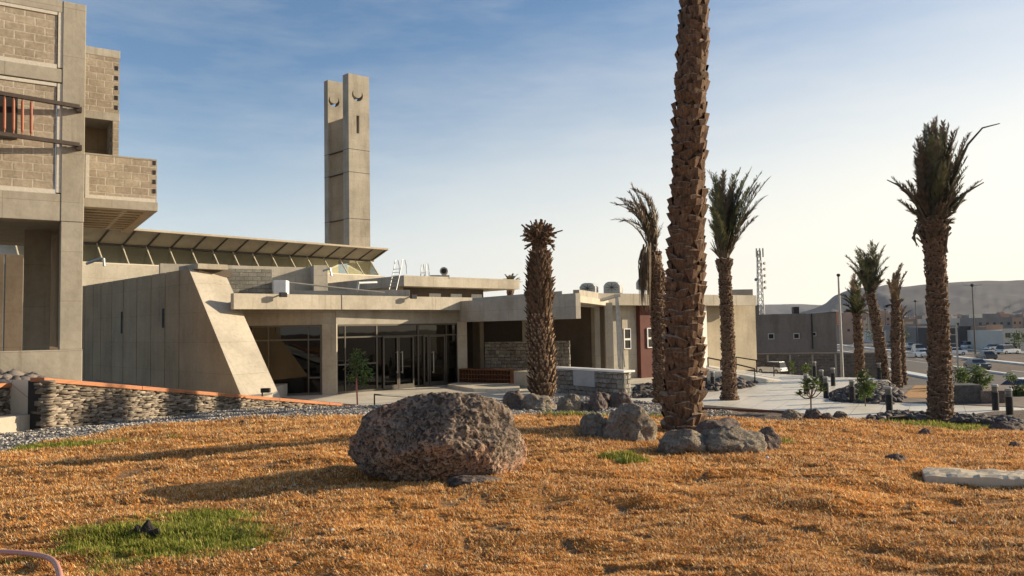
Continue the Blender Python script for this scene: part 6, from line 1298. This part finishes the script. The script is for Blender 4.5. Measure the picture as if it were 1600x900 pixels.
# sign gantry behind the right palm
p = xy(P(1494, 505, 60)); t = thing('sign_frame', 'thin steel sign frame standing right behind the tall right palm', 'sign frame', (p.x, p.y, -5.1)); z1 = Zp(1494, 505, p); mb = MB(); q = xy(P(1479, 508, 60))
for a in (p, p + Vector((.15, .3))): mb.bar((a.x, a.y, -5.1), (a.x, a.y, z1), .09)
for y in (512, 523, 537, 552, 566, 578): z = Zp(1490, y, p); mb.bar((q.x, q.y, z), (p.x, p.y, z), .05)
part('frame', mb, GALV, t, uv=False)
# ================================================================ CARS
def car_proto(label, body, suv=False, L_=4.5, Wd=1.8):
    t = thing('parked_car', label, 'car', (0, 0, 0)); h = 1.75 if suv else 1.42; hw = Wd / 2
    low = [(-L_ / 2, .35), (-L_ / 2 + .05, .8), (-L_ * .46, .92), (-L_ * .2, 1.0), (L_ * .2, 1.0), (L_ * .46, .9), (L_ / 2, .75), (L_ / 2, .35), (L_ * .4, .25), (-L_ * .4, .25)]
    mb = MB(); n = len(low)
    def ext(prof, hw0, hw1=None, m=0):
        n = len(prof); vs = [(x, -(hw0 if z < .9 else (hw1 or hw0)), z) for x, z in prof] + [(x, (hw0 if z < .9 else (hw1 or hw0)), z) for x, z in prof]; mb.add(vs, [tuple(range(n)), tuple(range(2 * n - 1, n - 1, -1))] + [((i + 1) % n, i, n + i, n + (i + 1) % n) for i in range(n)], m)
    ext(low, hw, hw * .95); part('body', mb, body, t, bevel=.05, uv=False)
    mb = MB(); cab = [(-L_ * .34 if not suv else -L_ * .46, .98), (-L_ * .22 if not suv else -L_ * .42, h - .02), (L_ * .06, h - .02), (L_ * .2, .98)]; vs = [(x, s * (hw * .94 if z < 1.1 else hw * .74), z) for s in (-1, 1) for x, z in cab]; mb.add(vs, [(0, 1, 2, 3), (7, 6, 5, 4), (1, 0, 4, 5), (2, 1, 5, 6), (3, 2, 6, 7), (0, 3, 7, 4)]); part('windows', mb, m_simple('car_glass', (.02, .022, .025), .08, spec=.6), t, uv=False, bevel=.02)
    mb = MB(); r = [(-L_ * .2 if not suv else -L_ * .41, h - .02), (L_ * .055, h - .02)]; mb.prism([(r[0][0], -hw * .73), (r[1][0], -hw * .73), (r[1][0], hw * .73), (r[0][0], hw * .73)], h - .04, h + .03); part('roof', mb, body, t, uv=False, bevel=.03)
    for x in (-L_ * .31, L_ * .31):
        for s in (-1, 1): mb = MB(); mb.tube([(x, s * (hw - .2), .33), (x, s * (hw + .01), .33)], .33, 14); w = part('wheel', mb, BLACK, t, uv=False); mb = MB(); mb.tube([(x, s * (hw - .1), .33), (x, s * (hw + .02), .33)], .18, 10); part('rim', mb, GALV, w, uv=False)
    for s in (-1, 1): mb = MB(); mb.bar((L_ / 2 - .02, s * hw * .72, .68), (L_ / 2 + .02, s * hw * .72, .68), .34, .14); part('headlight', mb, WHITE, t, uv=False); mb = MB(); mb.bar((-L_ / 2 - .01, s * hw * .78, .72), (-L_ / 2 + .05, s * hw * .78, .72), .25, .14); part('tail_light', mb, REDW, t, uv=False)
    return t
CW = m_simple('car_white', (.70, .70, .68), .25, .03, 2, spec=.5, bump=0); CS = m_simple('car_silver', (.38, .40, .42), .3, .03, 2, .5, bump=0); CD = m_simple('car_dark', (.04, .045, .05), .25, .05, 2, spec=.5, bump=0)
CARS = [(1527, 578, CD, 0, -1.75, 'dark car with headlights facing the camera on the near carriageway'), (1541, 562, CD, 0, 1.39, 'dark saloon on the far carriageway behind the front car'), (1490, 555, CW, 0, 3.0, 'white saloon at the median just right of the tall right palm'),
        (1436, 551, CS, 1, -1.8, 'grey van on the road left of the tall right palm'), (1575, 553, CW, 1, .3, 'white off-road car parked at the far kerb near the right edge'), (1518, 545, CW, 1, .2, 'white car parked before the long dark wall'), (1542, 544, CD, 0, .1, 'dark car parked before the long dark wall'),
        (1443, 558, CW, 0, -1.7, 'small white saloon low beside the tall right palm trunk'), (1391, 541, CD, 0, -1.75, 'tiny dark car between the dying palm and the green palm'), (1422, 545, CS, 0, 1.4, 'tiny silver car far along the road left of the tall right palm'), (1556, 548, CS, 0, .1, 'silver car parked at the far kerb left of the white off-road car'), (1461, 546, CW, 1, 1.4, 'far white van partly behind the tall right palm'), (1342, 541, CW, 0, 1.4, 'tiny white car far away beyond the yard wall')]
prot = {}
for px, yb, m_, suv, rot, l in CARS:
    q = G(px, yb, GZR + .02); key = (m_.name, suv)
    if key not in prot: prot[key] = car_proto(l, m_, suv); prot[key].location = q; prot[key].rotation_euler = (0, 0, rot)
    else: copy_thing(prot[key], q, l, rot)
for o in list(COL.objects):
    if o.name.startswith('parked_car'): o['group'] = 'cars on and beside the wide road'
q = P(1612, 616, 46); copy_thing(prot[('car_white', 0)], (q.x, q.y, Zp(1600, 591, xy(q)) - 1.45), 'white saloon cut by the right edge, roof showing above the oleander', .25)
q = P(1206, 583, 47.5); copy_thing(prot[('car_white', 1)], (q.x, q.y, q.z), 'small white vehicle, a scaled-down car, parked before the yard wall behind the far handrail', 2.2, .40)  # shrunken car model stands in for a white vehicle
# ================================================================ TOWN
TOWN = [m_simple('town_sand', (.40, .32, .23), .9, .12, .2, bump=0), m_simple('town_white', (.52, .48, .41), .9, .1, .2, bump=0), m_simple('town_grey', (.22, .20, .18), .9, .15, .2, bump=0), m_simple('town_rose', (.34, .23, .17), .9, .12, .2, bump=0)]
WIND = m_simple('far_window', (.04, .04, .045), .4, bump=0)
def town_house(w, d, h, mat, loc, label, yaw, seed, group=None, cat='house'):
    r_ = random.Random(seed); mb = MB(); mb.prism([(-w / 2, 0), (w / 2, 0), (w / 2, d), (-w / 2, d)], -6.5, h); pw = .25
    for (a, b) in (((-w / 2, 0), (w / 2, 0)), ((w / 2 - pw, 0), (w / 2 - pw, d))): pass
    mb.prism([(-w / 2, 0), (w / 2, 0), (w / 2, pw), (-w / 2, pw)], h, h + .8); mb.prism([(-w / 2, d - pw), (w / 2, d - pw), (w / 2, d), (-w / 2, d)], h, h + .8); mb.prism([(-w / 2, pw), (-w / 2 + pw, pw), (-w / 2 + pw, d - pw), (-w / 2, d - pw)], h, h + .8); mb.prism([(w / 2 - pw, pw), (w / 2, pw), (w / 2, d - pw), (w / 2 - pw, d - pw)], h, h + .8)
    x = r_.uniform(-w * .3, w * .1); mb.prism([(x, d * .3), (x + w * .3, d * .3), (x + w * .3, d * .7), (x, d * .7)], h, h + 2.6)
    fl_ = max(1, int(h / 3.2)); nw = max(2, int(w / 3.2))
    for f in range(fl_):
        for i in range(nw):
            if r_.random() < .8: xx = -w / 2 + w * (i + .5) / nw; z = f * 3.2 + 1.1; mb.prism([(xx - .6, -.05), (xx + .6, -.05), (xx + .6, .05), (xx - .6, .05)], z, z + 1.3, 1)
    return single('town_house', mb, [mat, WIND], label, cat, loc, group, uv=False), mb
protos = []
r_ = random.Random(5); names = ['sand-coloured', 'off-white', 'grey', 'rose-brown']
k_ = 0
for i in range(12):
    o, _ = town_house(r_.uniform(9, 17), r_.uniform(9, 14), r_.choice([4, 7, 7, 10]), TOWN[i % 4], (0, 0, 0), f'small {names[i % 4]} flat-roofed house in the distant town below the hills', 0, i, f'{names[i % 4]} flat-roofed houses of the distant town'); protos.append(o)
cnt = 0; placed = []
while cnt < 215:
    d = 330 * (1900 / 330) ** (r_.random() ** .8); px = r_.uniform(1180, 1660); q = P(px, 500, d)
    if abs(q.x - (80 + .175 * (d - 108))) < 45 and d < 700: continue
    if any(abs(q.x - a) < 16 and abs(q.y - b) < 15 for a, b in placed): continue
    placed.append((q.x, q.y)); z = GZR + max(0, (d - 500)) * .0035 - .3
    if cnt < 12: o = protos[cnt]
    else: src = protos[r_.randrange(12)]; o = src.copy(); COL.objects.link(o)
    o.location = (q.x, q.y, z); o.rotation_euler = (0, 0, r_.uniform(-.7, .5)); cnt += 1
# nearer buildings right of the right palm
def face_house(label, pa, pb, yt, yb, d, depth, mat, wins, extra=None, name='house', cat='house', winmat=None):
    A, B = xy(P(pa, yt, d)), xy(P(pb, yt, d)); z1 = Zp(pa, yt, A); z0 = GZR; t = thing(name, label, cat, (A.x, A.y, z0)); u_ = (B - A).normalized(); k_ = Vector((-u_.y, u_.x))
    mb = MB(); mb.obox(A, B, depth, z0, z1); part('wall', mb, mat, t); mb = MB(); mb.obox(A, B, .3, z1, z1 + .35, 0, -.1); part('parapet', mb, mat, t)
    for (x, y, w, h) in wins:
        p = onl(A, B, x, y); hw = w / 2400 * d; hh = h / 2400 * d; z = Zp(x, y, p); mb = MB(); mb.obox(p - u_ * hw, p + u_ * hw, .2, z - hh, z + hh, 0, -.04); part('window', mb, winmat or WIND, t)
    return t
face_house('long dark grey blank wall building right of the tall palm', 1498, 1541, 512, 548, 178, 18, m_simple('dark_render', (.085, .075, .07), .9, .1, .3), [], name='warehouse', cat='building')
face_house('brown three-bay house with arched windows beside the dark wall', 1541, 1567, 510, 547, 172, 14, TOWN[3], [(1549, 520, 3, 5), (1555, 520, 3, 5), (1561, 520, 3, 5), (1549, 533, 3, 5), (1561, 533, 3, 5)])
face_house('white villa with dark open balconies at the right edge', 1567, 1612, 516, 550, 165, 14, TOWN[1], [(1575, 524, 8, 7), (1588, 524, 10, 7), (1600, 524, 8, 7), (1574, 540, 7, 9), (1586, 541, 6, 9)])
face_house('mid-grey long building between the dying palm and the right palm', 1415, 1450, 508, 535, 240, 16, TOWN[2], [(1425, 520, 4, 4), (1436, 520, 4, 4)]); face_house('low white flat building left of the dying palm', 1384, 1418, 517, 536, 250, 16, TOWN[1], [(1392, 526, 4, 4), (1404, 526, 4, 4)])
face_house('dark brown block seen between the two green palms', 1318, 1345, 507, 536, 230, 14, TOWN[3], [(1326, 516, 4, 4), (1335, 516, 4, 4)]); face_house('grey building behind the right palm trunk and sign frame', 1464, 1500, 511, 540, 200, 16, TOWN[2], [(1486, 522, 4, 4)])
# scattered street trees in town
def town_tree(px, yb, d, w, h, label, seed):
    q = P(px, yb, d); q.z = GZR; t = thing('street_tree', label, 'tree', tuple(q)); mb = MB(); mb.tube([q, q + Vector((0, 0, h * .5))], .18, 6); part('trunk', mb, STEM, t, uv=False); mb = MB(); r_ = random.Random(seed)
    for i in range(5): leaves(mb, q + Vector((r_.uniform(-w, w) * .3, r_.uniform(-w, w) * .3, h * r_.uniform(.55, .85))), w * .32, 60, .5, r_)
    part('crown', mb, [LEAFD], t, uv=False)
town_tree(1593, 548, 150, 3.5, 4, 'dark round street tree in front of the white villa', 3); town_tree(1410, 545, 190, 4, 4.5, 'small street tree at the roadside left of the right palm', 4); town_tree(1366, 543, 200, 4, 4.5, 'dark street tree seen between the two green palms', 5)
# ================================================================ HILLS
def ridge(name, prof, d, slope, mat, seed, rows=14, base=GZR - 6):
    V = []; F = []; nx = 170; xs = np.linspace(prof[0][0], prof[-1][0], nx); ys = np.interp(xs, [p[0] for p in prof], [p[1] for p in prof])
    for i in range(nx):
        c_ = P(xs[i], ys[i], d); top = c_.z; 
        for j in range(rows):
            f = j / (rows - 1); q = c_ * 1.0; dd = d - slope * (1 - f); p = P(xs[i], ys[i], dd); X = p.x; 
            n1 = noise.noise(Vector((X / 160, dd / 420, seed))) + .5 * noise.noise(Vector((X / 60, dd / 150, seed + 3))); g = f ** 1.25
            z = base + (top - base) * g + n1 * (top - base) * .16 * math.sin(math.pi * f) - abs(noise.noise(Vector((X / 75, dd / 600, seed + 9)))) * (top - base) * .25 * math.sin(math.pi * f)
            if f == 1: z += noise.noise(Vector((X / 90, 0, seed))) * (top - base) * .02
            V.append((X, dd, z))
        V.append((P(xs[i], ys[i], d + 900).x, d + 900, base))
    R1 = rows + 1
    for i in range(nx - 1):
        for j in range(rows): a = i * R1 + j; F.append((a, a + R1, a + R1 + 1, a + 1))
    me = npmesh(name, V, F, mat, smooth=True); tag(link(name, me), kind='structure')
HILL = m_simple('hill_rock', (.045, .039, .040), .95, .35, .012, bump=0); 
ridge('hills', [(1170, 515), (1215, 500), (1248, 489), (1270, 483), (1290, 474), (1302, 463), (1318, 456), (1335, 450), (1365, 449), (1385, 445), (1405, 449), (1435, 445), (1465, 443), (1500, 440), (1540, 439), (1600, 437.5), (1680, 436), (1760, 440), (1900, 450)], 3000, 900, HILL, 3)
ridge('far_hills', [(900, 512), (1060, 498), (1150, 484), (1190, 476), (1240, 475), (1275, 476), (1300, 478), (1420, 480), (1600, 485)], 5600, 1200, HILL, 7)
# ================================================================ HAZE
mb = MB(); mb.prism([(-1200, -60), (4600, -60), (4600, 6900), (-1200, 6900)], -30, 560)
hm = bpy.data.materials.new('haze_air'); hm.use_nodes = True; n_ = hm.node_tree; n_.nodes.remove(n_.nodes['Principled BSDF']); pv = n_.nodes.new('ShaderNodeVolumePrincipled'); pv.inputs['Density'].default_value = .00005; pv.inputs['Color'].default_value = (.74, .80, .92, 1); pv.inputs['Anisotropy'].default_value = 0.0
n_.links.new(pv.outputs[0], n_.nodes['Material Output'].inputs['Volume'])
HAZE = True
if HAZE: hz_o = single('haze', mb, hm, kind='stuff', uv=False)
